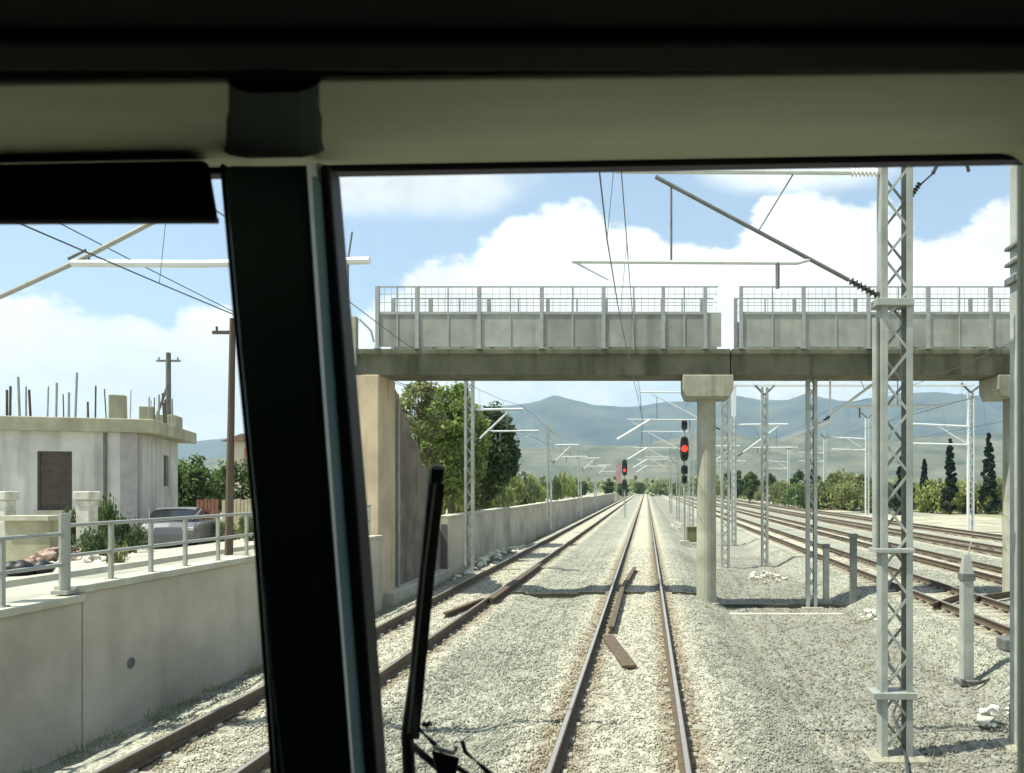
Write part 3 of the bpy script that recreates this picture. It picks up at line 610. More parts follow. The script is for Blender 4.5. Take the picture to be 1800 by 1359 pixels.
# ------------------------------------------------------------------ signals and posts
M['red'] = emit('red_signal_lamp', (1, .035, .02), 1.6); M['darklamp'] = mat('dark_lamp_glass', (.02, .03, .03), .2)
M['housing'] = mat('black_signal_housing', (.025, .035, .032), .5)
def signal(x, Y, z0, heads, label, panel=None):
    r = empty('railway_signal', (x, Y, z0), label, 'railway signal', None)
    zt_ = heads[0][0] + .4 - z0
    MB().tube([(0, .12, 0), (0, .12, zt_)], .075, 10).build('signal_post', M['steel'], r)
    b = MB(); b.box(-.3, .3, -.2, .4, -.3, .15); b.build('foundation', M['coping'], r)
    b = MB()
    for s in (-.2, .2): b.tube([(s, .3, .2), (s, .3, zt_ - 1)], .015, 6)
    k = .4
    while k < zt_ - 1: b.tube([(-.2, .3, k), (.2, .3, k)], .012, 6); k += .3
    b.build('ladder', M['steel'], r)
    for z, hw, hh, lamps in heads:
        b = MB(); n = 14; b.prism([(hw * math.copysign(abs(math.cos(a)) ** .6, math.cos(a)), z - z0 + hh * math.copysign(abs(math.sin(a)) ** .6, math.sin(a))) for a in [2 * math.pi * (i + .5) / n for i in range(n)]], -.12, .05)
        hd = b.build('signal_head', M['housing'], r)
        for dz, lit, rr in lamps:
            MB().lathe([(.001, 0), (rr, 0), (rr, .02), (.001, .03)], M=Matrix.Translation((0, -.125, z - z0 + dz)) @ Matrix.Rotation(math.pi / 2, 4, 'X')).build('lamp', M['red'] if lit else M['darklamp'], hd)
            b = MB(); n = 12
            ring = lambda R_, yy: [Vector((R_ * math.cos(a), yy, z - z0 + dz + R_ * math.sin(a))) for a in [math.pi * (i / (n - 1)) for i in range(n)]]
            b.loft([ring(rr * 1.15, -.12), ring(rr * 1.2, -.42), ring(rr * 1.3, -.42), ring(rr * 1.3, -.12)], cap=False, closed=False).build('lamp_hood', M['housing'], hd)
    return r
Ys = 50
signal(X_(1203, Ys), Ys, -.45, [(Z_(747, Ys), .19, .32, [(0, False, .12)]), (Z_(789, Ys), .27, .78, [(0, True, .20), (-.48, False, .12), (.46, False, .12)]), (Z_(826, Ys), .22, .30, [(0, False, .11)]), (Z_(843, Ys), .18, .26, [(0, False, .1)])], 'tall railway signal with lit red lamp left of the central pier')
r = signal(X_(1098, 88), 88, -.4, [(Z_(822, 88), .3, .9, [(-.3, True, .15), (.35, False, .14)]), (Z_(852, 88), .28, .6, [(0, False, .14)])], 'distant small railway signal with faint red glow above the centre track')
b = MB(); b.box(-.95, -.36, -.05, .0, Z_(850, 88) + .4, Z_(815, 88) + .4); b.build('marker_board', mat('pink_faded_board', (.42, .27, .25), .8), r)
def post(name, px, pyb, pyt, w, m, label, z=-.66, cap=False):
    Y = F * (CZ - z) / (pyb - V0); x = X_(px, Y); r = empty(name, (x, Y, z), label, 'post'); h = Z_(pyt, Y) - z; b = MB()
    b.box(-w / 2, w / 2, -w / 2, w / 2, -.1, h); b.build('post', m, r, bevel=.01)
    b = MB(); b.box(-w * .62, w * .62, -w * .62, w * .62, h - .1, h + .03); b.box(-w * .9, w * .9, -w * .9, w * .9, -.05, .05); b.build('collar', M['darksteel'] if not cap else m, r, bevel=.01)
    return r, h
post('trackside_post', 1500, 1068, 940, .19, M['darksteel'], 'short dark square post left of the near lattice mast')
post('trackside_post', 1452, 1066, 958, .17, M['steel'], 'short pale post beside the dark post, behind the lattice mast')
r, h = post('marker_post', 1699, 1198, 1010, .20, M['steel'], 'short tapered grey marker post between the near lattice mast and the edge mast', z=-.6)
b = MB(); b.loft([[Vector((x * s, y * s, z)) for x, y in ((-.1, -.1), (.1, -.1), (.1, .1), (-.1, .1))] for s, z in ((.98, h + .03), (.55, h + .38))]); b.tube([(.02, 0, h + .35), (.09, 0, h + .62)], .015); b.build('post_cap', M['steel'], r)
b = MB(); pts = [G(1690, 1196, -.55), G(1712, 1203, -.55), G(1735, 1196, -.52), G(1762, 1186, -.5)]; tag(MB().tube(pts, .03, 8).build('ground_cable', M['ceramic']), 'black cable lying on the ground by the short marker post', 'cable')
tag(MB().tube([G(1556, 1130, -.55), G(1560, 1160, -.55), G(1582, 1190, -.5), G(1585, 1215, -.4), G(1570, 1255, -.55), G(1592, 1330, -.55), G(1600, 1400, -.56)], .018, 8).build('ground_cable', M['ceramic']), 'thin dark cable snaking past the near lattice mast', 'cable')
b = MB(); b.box(-.35, .35, -.2, .2, 0, .95); b.box(-.4, .4, -.25, .25, .95, 1.0); o = b.build('relay_cabinet', mat('olive_cabinet', (.16, .17, .07), .7), bevel=.02); o.location = (X_(1216, 52), 52, Z_(876, 52)); tag(o, 'small olive green cabinet right of the red signal', 'cabinet')
b = MB()
o.location.z = -.5
# dark strips added on the ground to strengthen the footbridge shadow line
M['shadow_dark'] = mat('dark_shadow_strip', (.05, .048, .03), .9, .3, 6)
for px0, px1, py, z, hgt, lab in ((900, 1228, 1047, -.25, .07, 'thin dark strip painting the footbridge shadow, crossing the centre track left of the pier'), (1256, 1528, 1068, -.66, .10, 'thicker dark strip painting the footbridge shadow on the ground right of the central pier')):
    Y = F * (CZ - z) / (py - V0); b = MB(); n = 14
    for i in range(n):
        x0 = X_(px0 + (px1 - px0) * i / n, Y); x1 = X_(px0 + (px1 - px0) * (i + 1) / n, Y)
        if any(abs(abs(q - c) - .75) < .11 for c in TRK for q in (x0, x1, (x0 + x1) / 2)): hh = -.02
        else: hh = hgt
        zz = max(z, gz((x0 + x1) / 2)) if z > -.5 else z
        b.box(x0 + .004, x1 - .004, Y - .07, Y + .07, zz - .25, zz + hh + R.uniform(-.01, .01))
    tag(b.build('shadow_strip', M['shadow_dark']), lab, 'cable duct')
b = MB(); Y = F * (CZ + .66) / (1080 - V0); b.box(X_(1262, Y), X_(1480, Y), Y - .12, Y + .08, -.8, -.625); tag(b.build('concrete_edging', M['coping'], bevel=.02), 'pale concrete edging strip in front of the thicker dark shadow strip', 'edging')

# ------------------------------------------------------------------ vegetation
LF = {'light': leafmat('fresh_green_leaves', (.30, .38, .10), (.15, .23, .06)), 'dark': leafmat('dark_evergreen_leaves', (.10, .15, .055), (.05, .085, .032)), 'olive': leafmat('olive_dry_leaves', (.27, .28, .11), (.16, .20, .07)),
      'mid': leafmat('mid_green_leaves', (.13, .19, .06), (.07, .11, .035)), 'yellow': leafmat('yellow_green_leaves', (.33, .35, .11), (.20, .25, .07)), 'cyp': leafmat('cypress_needles', (.022, .042, .022), (.014, .03, .016))}
def crown_mesh(name, n_clump, leaves, rad, height, size, shape, m, seed):
    g = np.random.default_rng(seed); cs = []
    for i in range(n_clump):
        if shape == 'cone': t = g.random() ** .8; rr = rad * (1.02 - t) ** .75 * g.uniform(.3, 1); a = g.uniform(0, 6.28); cs.append((rr * math.cos(a), rr * math.sin(a), t * height, .28 * rad * (1.25 - t)))
        else:
            v = g.normal(size=3); v /= np.linalg.norm(v); q = g.uniform(.35, .98) ** .6
            cs.append((v[0] * rad * q * .85, v[1] * rad * q * .85, height * (.5 + .42 * v[2] * q), rad * g.uniform(.18, .36)))
    cs = np.array(cs); k = n_clump * leaves; c = np.repeat(cs, leaves, 0)
    d = g.normal(size=(k, 3)); d /= np.linalg.norm(d, axis=1)[:, None]; p = c[:, :3] + d * (c[:, 3:4] * g.uniform(.3, 1.1, (k, 1)))
    p[:, 2] = np.maximum(p[:, 2], .02)
    u = g.normal(size=(k, 3)); u /= np.linalg.norm(u, axis=1)[:, None]; w = np.cross(u, g.normal(size=(k, 3))); w /= np.linalg.norm(w, axis=1)[:, None]
    s = size * g.uniform(.5, 1.3, (k, 1)); u = u * s; w = w * s * .6
    v = np.stack([p - u, p - w * .8, p + u, p + w], 1).reshape(-1, 3)
    me = np_mesh(name, v, np.arange(4 * k).reshape(-1, 4)); me.materials.append(m); return me
def tree(name, x, Y, zb_, h, rad, kind, label, cat='tree', shape='round', trunk=.28, n=60, leaves=90, size=.12, group=None, seed=1):
    r = empty(name, (x, Y, zb_), label, cat, group, rz=R.uniform(0, 6))
    th = h * trunk; b = MB(); b.tube([(0, 0, -.1), (.04, .02, th * .5), (-.03, .03, th + h * .25), (0, 0, h * .8)], .05 * h ** .8 * .6 + .04, 8, .02)
    for i in range(5):
        a = i * 1.3; z = th + h * .06 * i; b.tube([(0, 0, z), (math.cos(a) * rad * .35, math.sin(a) * rad * .35, z + h * .12), (math.cos(a) * rad * .7, math.sin(a) * rad * .7, z + h * .26)], .03 + .004 * h, 6, .012)
    b.build('trunk', M['bark'], r)
    me = crown_mesh('crown', n, leaves, rad, h - th, size, shape, LF[kind], seed); o = bpy.data.objects.new('crown', me); C.objects.link(o); o.parent = r; o.location = (0, 0, th * .85); return r
def street_z(x, Y): return sz(x)
tree('leafy_tree', X_(795, 37), 37, 1.2, Z_(655, 37) - 1.2, 1.75, 'light', 'bright green leafy tree behind the footbridge abutment', trunk=.12, n=120, leaves=120, size=.13, seed=2)
tree('evergreen_tree', X_(858, 44), 44, 1.2, Z_(684, 44) - 1.2, 1.75, 'dark', 'dark evergreen tree right of the bright green tree beyond the footbridge', trunk=.10, n=120, leaves=120, size=.13, seed=3)
tree('leafy_tree', X_(735, 34), 34, 1.2, Z_(640, 34) - 1.2, 1.3, 'olive', 'olive coloured tree rising behind the wing wall of the footbridge', trunk=.2, n=55, leaves=90, size=.1, seed=4)
tree('leafy_tree', X_(345, 37), 37, .7, Z_(785, 37) - .7, 1.7, 'mid', 'green tree right of the unfinished concrete house', trunk=.1, n=70, leaves=90, size=.12, seed=5)
tree('leafy_tree', X_(425, 41), 41, .7, Z_(800, 41) - .7, 1.4, 'mid', 'small green tree in front of the orange house, by the wooden pole', trunk=.1, n=50, leaves=80, size=.12, seed=6)
for i, (px, Y, top, rad, lab) in enumerate(((1589, 100, 785, 1.5, 'broad dark cypress seen through the near lattice mast'), (1625, 118, 808, .95, 'short cypress just right of the near lattice mast'), (1670, 112, 772, 1.25, 'dark slim cypress left of the tall forked mast'), (1738, 112, 762, 1.4, 'tallest dark cypress, right of the tall forked mast'), (1800, 112, 790, 1.4, 'dark cypress partly hidden by the mast at the right edge'))):
    tree('cypress_tree', X_(px, Y), Y, -.7, Z_(top, Y) + .7, rad, 'cyp', lab, 'cypress', 'cone', trunk=.05, n=130, leaves=60, size=.22, group='cypresses beyond the right hand tracks', seed=20 + i)
# bushes: a few meshes shared by many separate plants
protos = {}
def bush(px, Y, top, wpx, kind, label, base=None, group=None, hide=0):
    key = (kind, R.randint(0, 2)); x = X_(px, Y); rad = wpx * Y / F / 2; zb_ = base; h = max(.5, Z_(top, Y) - zb_)
    if key not in protos: protos[key] = crown_mesh('shrub', 26, 60, 1, 1, .075, 'round', LF[kind], 50 + len(protos))
    o = bpy.data.objects.new('shrub', protos[key]); C.objects.link(o); o.location = (x, Y, zb_ - .05); o.scale = (rad, rad, h); o.rotation_euler = (0, 0, R.uniform(0, 6))
    return tag(o, label, 'shrub', group)
_o = 'first second third fourth fifth sixth seventh eighth ninth tenth eleventh twelfth thirteenth fourteenth fifteenth sixteenth seventeenth eighteenth nineteenth'.split()
ORD = _o + [t if u == '' else t[:-4] + ('ty' if t.endswith('ieth') else '') + '-' + u for t in ('twentieth', 'thirtieth', 'fortieth') for u in [''] + _o[:9]]
gl = 'shrubs above the far retaining wall'
for i in range(30):
    t = i / 29; Y = 40 + 150 * t ** 1.6; x = -9.2 - R.uniform(0, 3.0) - t * 5; px = U0 + x * F / Y
    bush(px, Y, V0 - 1400 * (R.uniform(.3, 1.5) + (1.3 if R.random() < .25 else 0)) / Y * 1.0, 2.4 * R.uniform(.7, 1.3) * F / Y, R.choice(['olive', 'mid', 'light', 'yellow', 'dark']), 'shrub above the far retaining wall, %s from its near end' % ORD[i], base=.9, group=gl)
gr_ = 'shrubs beyond the right hand tracks'
for i in range(44):
    Y = R.uniform(112, 145); px = 1262 + 560 * (i + R.random()) / 44; x = X_(px, Y)
    if x < 26: Y = 26.5 * F / (px - U0) * R.uniform(1.02, 1.2); Y = min(Y, 300)
    bush(px, Y, R.uniform(843, 860), 90 * R.uniform(.7, 1.3) * 90 / Y * (Y / 90) ** .2, 'yellow' if px > 1580 and R.random() < .7 else R.choice(['olive', 'mid', 'olive']), 'bush beyond the right hand tracks, %s rightward from the central pier' % ORD[i], base=-.65, group=gr_)
for i, (px, Y, top, w_, kd) in enumerate(((1290, 160, 818, 40, 'dark'), (1318, 170, 822, 36, 'mid'), (1352, 175, 828, 30, 'dark'), (1402, 180, 818, 34, 'dark'), (1428, 170, 822, 30, 'cyp'), (1480, 140, 826, 70, 'olive'), (1515, 130, 830, 50, 'olive'), (1070, 210, 838, 22, 'dark'), (1095, 240, 846, 24, 'mid'), (1020, 190, 838, 30, 'mid'), (960, 150, 842, 34, 'dark'), (1230, 220, 838, 20, 'dark'), (1160, 330, 848, 26, 'olive'), (1125, 330, 846, 26, 'mid'), (1190, 330, 846, 24, 'mid'))):
    h = Z_(top, Y) + .7
    tree('background_tree', X_(px, Y), Y, -.7, h, w_ * Y / F / 2, kd, ['dark round tree just right of the central pier', 'mid green tree right of the dark round tree by the pier', 'small dark tree left of the slim masts, far right side', 'dark tree between the far slim masts', 'narrow dark tree left of the olive trees', 'broad olive tree left of the near lattice mast', 'olive tree immediately left of the near lattice mast', 'dark tree above the end of the left track', 'green tree under the distant signal', 'green tree beyond the far retaining wall', 'dark tree beyond the middle of the far retaining wall', 'dark tree between the red signal and the central pier', 'olive tree at the end of the centre track', 'green tree at the end of the centre track', 'green tree behind the foot of the red signal'][i],
         trunk=.15, n=40, leaves=70, size=.3, group='background trees', seed=80 + i)
# far wooded belt nobody could count
def belt(name, label, y0, y1, x0, x1, n, hmin, hmax, kind, seed):
    g = np.random.default_rng(seed); k = 26; c = np.stack([g.uniform(x0, x1, n), g.uniform(y0, y1, n), g.uniform(hmin, hmax, n)], -1)
    cc = np.repeat(c, k, 0); d = g.normal(size=(n * k, 3)); d /= np.linalg.norm(d, axis=1)[:, None]
    p = np.stack([cc[:, 0] + d[:, 0] * cc[:, 2] * .6, cc[:, 1] + d[:, 1] * cc[:, 2] * .6, cc[:, 2] * (.5 + .5 * d[:, 2]) - .7], -1)
    u = g.normal(size=(n * k, 3)); u /= np.linalg.norm(u, axis=1)[:, None]; w = np.cross(u, g.normal(size=(n * k, 3))); w /= np.linalg.norm(w, axis=1)[:, None]; s = cc[:, 2:3] * .17
    v = np.stack([p - u * s, p - w * s * .7, p + u * s, p + w * s * .7], 1).reshape(-1, 3)
    me = np_mesh(name, v, np.arange(4 * n * k).reshape(-1, 4)); me.materials.append(LF[kind]); o = bpy.data.objects.new(name, me); C.objects.link(o); o['kind'] = 'stuff'; tag(o, label, 'wood')
belt('distant_wood', 'hazy wooded plain reaching to the foot of the hills', 380, 1500, -900, 1100, 2600, 5, 11, 'olive', 3)
belt('distant_wood', 'dark tree belt in front of the hills', 300, 420, -260, 300, 330, 3, 6.5, 'mid', 4)
# dry grass and weeds on the lower strip
def grass(name, label, n, xr, yr, hmin, hmax, m, seed, clump=.25):
    g = np.random.default_rng(seed); nc = n // 14; cx = g.uniform(*xr, nc); cy = yr[0] + (yr[1] - yr[0]) * g.random(nc) ** 1.4
    X = np.repeat(cx, 14) + g.normal(0, clump * .4, nc * 14); Yv = np.repeat(cy, 14) + g.normal(0, clump * .4, nc * 14); h = g.uniform(hmin, hmax, nc * 14); a = g.uniform(0, 6.28, nc * 14)
    z = gzn(X); wx = np.cos(a) * .006; wy = np.sin(a) * .006; lx = g.normal(0, .3, nc * 14) * h; ly = g.normal(0, .3, nc * 14) * h
    v = np.stack([np.stack([X - wx, Yv - wy, z], -1), np.stack([X + wx, Yv + wy, z], -1), np.stack([X + lx, Yv + ly, z + h], -1)], 1).reshape(-1, 3)
    me = np_mesh(name, v, np.arange(len(v)).reshape(-1, 3)); me.materials.append(m); o = bpy.data.objects.new(name, me); C.objects.link(o); o['kind'] = 'stuff'; tag(o, label, 'grass')
grass('weeds', 'sparse dry weeds on the lower strip around the lattice mast', 4000, (2.3, 6.6), (8.5, 34), .04, .16, leafmat('dry_weeds', (.30, .28, .13), (.18, .20, .08)), 9)
grass('weeds', 'weeds along the foot of the retaining wall', 2600, (-7.7, -7.2), (9, 60), .05, .22, LF['olive'], 10)

# ------------------------------------------------------------------ hills
M['hill'] = mat('hill_scrub', (.085, .095, .05), .95, scale=.006, col2=(.010, .022, .018), bump=.8, bscale=.012)
M['hill2'] = mat('low_hill_fields', (.17, .155, .09), .95, scale=.012, col2=(.025, .045, .022), bump=.8, bscale=.02)
RX = [-2500, 0, 500, 700, 850, 900, 950, 975, 1000, 1050, 1090, 1130, 1170, 1210, 1290, 1340, 1380, 1417, 1450, 1500, 1550, 1600, 1700, 1800, 2200, 4500]
RY = [820, 800, 760, 735, 717, 712, 704, 699, 703, 711, 714, 711, 706, 702, 692, 703, 701, 694, 705, 711, 707, 702, 697, 702, 730, 800]
def fbm(X, Y, f, s):
    z = 0
    for i in range(6): z = z + np.sin(X * f * 1.9 ** i + s + 1.3 * np.sin(Y * f * 1.7 ** i + s * 2)) * np.cos(Y * f * 1.83 ** i - s + 1.1 * np.sin(X * f * 1.6 ** i)) / 1.9 ** i
    return z
def far_z(X, Y):
    u = U0 + X * F / np.maximum(Y, 1); D = 4300
    top = (V0 - np.interp(u, RX, RY)) * D / F
    prof = np.exp(-((Y - D) / 1000) ** 2); prof = np.where(Y > D, np.exp(-((Y - D) / 2200) ** 2), prof)
    return top * prof * (1 + .26 * fbm(X, Y, .0026, 1.0) * (np.abs(Y - D) > 1) * np.clip(np.abs(Y - D) / 700, 0, 1)) - 5 + 4.5 * fbm(X, Y, .012, 2)
grid_mesh('hills', np.linspace(-6500, 6500, 420), np.linspace(2300, 5050, 60), far_z, M['hill'])
def near_z(X, Y):
    u = U0 + X * F / np.maximum(Y, 1); D = 2000
    top = (V0 - np.interp(u, [-2500, 600, 900, 1100, 1250, 1400, 1550, 1800, 3500], [835, 800, 778, 790, 770, 760, 772, 752, 800])) * D / F
    return top * np.exp(-((Y - D) / 420) ** 2) * (1 + .14 * fbm(X, Y, .004, 4)) - 4 + 1.6 * fbm(X, Y, .03, 2)
grid_mesh('hills', np.linspace(-3600, 3600, 330), np.linspace(1150, 3000, 60), near_z, M['hill2'])

# ------------------------------------------------------------------ left side: house, street furniture
hz = .95; HR = math.radians(19.4)
hs = empty('concrete_house', (-16.64, 26, hz), 'unfinished single storey house with flat roof and rebar stubs, left window', 'house', rz=HR)
def wall_open(b, x0, x1, z0, z1, y0, y1, holes, axis='y'):
    xs2 = sorted({x0, x1, *[h[0] for h in holes], *[h[1] for h in holes]})
    for a, c in zip(xs2, xs2[1:]):
        hh = [h for h in holes if h[0] <= a and h[1] >= c]; segs = [(z0, z1)] if not hh else [(z0, hh[0][2]), (hh[0][3], z1)]
        for s0, s1 in segs:
            if axis == 'y': b.box(a, c, y0, y1, s0, s1)
            else: b.box(y0, y1, a, c, s0, s1)
zs = 4.83 - hz; zs2 = 5.27 - hz
W1 = (-2.71, -1.78, 2.33 - hz, 4.20 - hz); W2 = (-4.7, -3.72, 2.33 - hz, 4.05 - hz); W3 = (3.7, 4.5, 3.1 - hz, 4.25 - hz)
b = MB(); wall_open(b, -9, 0, 0, zs, 0, .25, [W1, W2]); b.build('front_wall', M['plaster'], hs)
b = MB(); wall_open(b, .25, 5.8, 0, zs, -.25, 0, [W3], 'x'); b.build('side_wall', M['plaster'], hs)
b = MB(); b.box(-9, 0, 5.8, 6.05, 0, zs); b.box(-9, -8.75, .25, 5.8, 0, zs); b.build('rear_walls', M['plaster'], hs)
b = MB(); b.box(-9.4, .55, -.30, 6.7, zs, zs2); b.build('roof_slab', M['slab'], hs, bevel=.03)
for (a, c, z0, z1) in (W1, W2):
    f_ = MB()
    for q in ((a, a + .06, z0, z1), (c - .06, c, z0, z1), (a + .06, c - .06, z0, z0 + .06), (a + .06, c - .06, z1 - .06, z1)): f_.box(q[0], q[1], .05, .13, q[2], q[3])
    w_ = f_.build('window', M['shutter'], hs)
    q_ = MB(); q_.box(a - .08, c + .08, -.09, .045, z0 - .07, z0 - .004); q_.build('sill', M['coping'], w_, bevel=.01)
    s_ = MB(); s_.box(a + .06, c - .06, .09, .12, z0 + .06, z1 - .06); k = z0 + .1
    while k < z1 - .1: s_.box(a + .07, c - .07, .078, .089, k, k + .035); k += .07
    s_.build('shutter', M['shutter'], w_)
b = MB(); b.box(-.16, -.10, 3.7, 4.5, 3.1 - hz, 4.25 - hz); b.build('window', M['shutter'], hs)
b = MB(); b.tube([(-.87, -.05, .1), (-.87, -.05, zs - .02)], .05); b.build('drain_pipe', M['darksteel'], hs)
b = MB(); b.box(-.02, .03, -.04, .3, 0, zs - .01); b.box(-.45, -.02, -.035, -.001, 0, zs - .01); b.build('corner_column', mat('bare_column_concrete', (.36, .34, .33), .9, .2, 3), hs)
for (x, y, hh) in ((-.55, .1, .78), (-4.1, .1, .9), (-.4, 3.1, .7), (-7.2, .2, .7)):
    b = MB(); b.box(x - .22, x + .22, y - .18, y + .18, zs2, zs2 + hh); b.build('column_stub', M['slab'], hs, bevel=.02)
for i, (x, y) in enumerate(((-1.9, .1), (-2.05, .15), (-1.75, .2), (-2.95, .2), (-3.2, .1), (-3.45, .1), (-4.0, .5), (-3.9, .2), (-2.5, .2), (.1, 3.3), (-.1, 3.4), (.2, 3.1), (-.6, 4.4), (-1.2, .2), (-1.3, 3), (-5.2, .2), (-6, .2), (.3, 2.3), (-2.3, .3), (-2.45, 4), (-3.05, .15), (-3.6, .3), (-1.0, 3.4), (-1.5, 5), (.2, 4.2), (0, 2.2), (-.2, 2.4), (-4.4, .2), (-2.8, 5), (-.9, .2))):
    b = MB(); hh = R.uniform(.6, 1.5); b.tube([(x, y, zs2), (x + R.uniform(-.05, .05), y, zs2 + hh)], R.choice([.018, .025, .035]), 6); b.build('rebar_rod', M['rust'] if i % 2 else M['railgrey'], hs)
# block on roof at the right
b = MB(); b.box(-.9, .2, 4.6, 5.9, zs2, zs2 + .55); b.build('roof_block', M['slab'], hs, bevel=.02)
def upole(px, Y, top, bot, rad, lab, lean=0, dark='wood'):
    x = X_(px, Y); z0 = bot; h = Z_(top, Y) - z0; r = empty('utility_pole', (x, Y, z0), lab, 'pole')
    MB().tube([(-lean, 0, 0), (0, 0, h)], rad, 10, rad * .7).build('pole', M[dark], r)
    b = MB(); b.bar((-.5, 0, h - .35), (.5, 0, h - .35), .08, .08)
    for s in (-.4, 0, .4): b.tube([(s, 0, h - .31), (s, 0, h - .2)], .03)
    b.build('crossarm', M[dark], r); return r, h
r_, h_ = upole(409, 20, 560, 1.2, .10, 'thin brown wooden utility pole close to the dark window pillar', .1)
r_, h_ = upole(296, 34, 620, .7, .14, 'grey pole with a stay rising behind the concrete house roof', 0, 'darksteel')
b = MB(); b.tube([(0, 0, h_ - 1.3), (-.75, 0, h_ - 3.4)], .05); b.build('stay', M['darksteel'], r_)
# orange house
oh = empty('orange_house', (-23.9, 46, .7), 'orange and cream house with chimney, right of the green tree in the left window', 'house')
b = MB(); wall_open(b, 0, 7, 0, 5.0, 0, .25, [(2.6, 3.5, 2.8, 4.2)]); b.build('wall', mat('cream_house_wall', (.56, .50, .38), .9, .1, 1), oh)
b = MB(); b.box(6.75, 7, .25, 6, 0, 5.0); b.box(0, .25, .25, 6, 0, 5); b.build('side_walls', mat('orange_house_wall', (.42, .22, .12), .9, .1, 1), oh)
b = MB(); b.box(.7, 2.3, -.06, -.001, 2.3, 4.6); b.box(3.7, 6.4, -.06, -.001, 2.3, 4.6); b.build('orange_panels', mat('orange_render', (.42, .21, .11), .9, .15, 1), oh)
rf = MB(); rf.prism([(-.5, 5.0), (7.5, 5.0), (6.2, 5.45), (.8, 5.45)], -.5, 6.5); rf = rf.build('roof', mat('roof_tile', (.20, .13, .09), .9, .3, 5), oh, bevel=.03)
b = MB(); b.box(.35, .85, 1.2, 1.7, 5.2, 6.5); b.box(.27, .93, 1.12, 1.78, 6.5, 6.62); ch = b.build('chimney', M['beam'], rf)
b = MB(); b.box(2.6, 3.5, .08, .12, 2.8, 4.2); b.build('window', M['shutter'], oh)
for i, (px0, px1) in enumerate(((345, 382), (390, 445))):
    b = MB(); x0, x1 = X_(px0, 34), X_(px1, 34); k = x0
    while k < x1: b.box(k, k + .13, 34, 34.04, .75, 2.55 + R.uniform(-.03, .03)); k += .16
    b.box(x0, x1, 34.05, 34.1, 1.1, 1.2); b.box(x0, x1, 34.05, 34.1, 2.1, 2.2)
    tag(b.build('garden_fence', mat('brown_fence' if i == 0 else 'cream_fence', (.22, .11, .07) if i == 0 else (.50, .44, .32), .9, .2, 3)), 'red brown slatted fence right of the concrete house' if i == 0 else 'cream slatted fence behind the wooden utility pole', 'fence')
# yard wall, gate pillars, rubble
b = MB(); b.box(X_(20, 20.2), X_(98, 20.2), 20, 20.35, sz(-15) - .1, 2.22); yw = b.build('yard_wall', mat('yard_wall_render', (.38, .36, .24), .95, .2, 2, streak=.3)); tag(yw, 'low olive yard wall with pale coping in front of the concrete house', 'wall')
b = MB(); b.box(X_(12, 20.2), X_(100, 20.2), 19.9, 20.45, 2.222, 2.34); c_ = b.build('coping', M['coping']); adopt(yw, c_)
for px, lab in ((6, 'white gate pillar at the left edge of the photo beside the yard wall'), (152, 'white gate pillar in the yard, between brown shuttered window and bush')):
    x = X_(px, 20.6); b = MB(); b.box(x - .17, x + .17, 20.45, 20.8, sz(x), 2.72); o = b.build('gate_pillar', M['white'], bevel=.02); tag(o, lab, 'pillar')
    b = MB(); b.box(x - .22, x + .22, 20.4, 20.85, 2.725, 2.95); c_ = b.build('cap', M['white'], bevel=.03); adopt(o, c_)
M['brick'] = mat('pinkish_rubble', (.34, .25, .20), .95, .3, 4)
heap('rubble_heap', X_(120, 19.2), 19.2, sz(-14), .9, .8, 70, .15, .4, M['brick'], 'heap of pinkish bricks and rubble beside the yard wall', 'rubble')
heap('rubble_heap', X_(150, 18), 18, sz(-13), .8, .5, 30, .1, .3, M['palerock'], 'low heap of pale rubble behind the street railing', 'rubble')
for px, Y, top, w_, kd, lab in ((186, 22, 868, 44, 'mid', 'dark green bush against the concrete house wall'), (228, 21, 905, 56, 'dark', 'dark scrubby bush just left of the parked car'), (205, 17, 948, 40, 'olive', 'small olive weed clump on the pavement behind the railing'), (120, 21.5, 890, 50, 'mid', 'bush growing behind the rubble heap in the yard'), (160, 19, 925, 60, 'dark', 'low dark hedge behind the railing, left of the parked car'), (392, 27, 915, 80, 'olive', 'low olive shrub behind the railing near the wooden pole'), (435, 25, 905, 40, 'mid', 'low green shrub touching the dark window pillar')):
    bush(px, Y, top, w_, kd, lab, base=sz(X_(px, Y)))
g = P(30, 1005, 14.9); b = MB()
for i in range(4): b.lathe([(.001, 0), (.16, .02), (.21, .1), (.17, .2), (.05, .27), (.001, .28)], (g.x + (i % 3) * .2 - .1, g.y + (i // 2) * .22, sz(g.x) + .1), 9)
tag(b.build('rubbish_bag', M['black'], smooth=True), 'black rubbish bags on the pavement at the lower left', 'bag')
# parked car
car = empty('parked_car', (-15.15, 26.0, sz(-15.15) + .02), 'grey car with dark windows parked behind the railing', 'car', rz=HR + math.radians(-90)); car.scale = (.95, .95, .9)
cp = mat('grey_lilac_car_paint', (.13, .13, .145), .3, .05, spec=.6); cg = mat('dark_car_glass', (.015, .018, .02), .1, .1, spec=.6)
def section(prof, ys_, mt, nm, par, bev=0):
    b = MB(); b.loft([[Vector((x * kx, y, z0_ + (z - z0_) * kz)) for x, z in prof for z0_ in (prof[0][1],)] for y, kx, kz in ys_]); return b.build(nm, mt, par, smooth=False, bevel=bev)
body = [(-1.95, .22), (-2.05, .45), (-2.03, .66), (-1.9, .80), (-1.5, .86), (-.8, .89), (.9, .92), (1.5, .91), (1.85, .86), (2.0, .72), (2.04, .5), (1.98, .22)]
section(body, ((-.84, .93, .80), (-.82, .97, .92), (-.72, 1, .99), (0, 1.01, 1.03), (.72, 1, .99), (.82, .97, .92), (.84, .93, .80)), cp, 'body', car, .03)
gh = [(-1.15, .87), (-.85, 1.08), (-.45, 1.27), (-.2, 1.33), (.8, 1.35), (1.1, 1.28), (1.55, 1.0), (1.65, .9)]
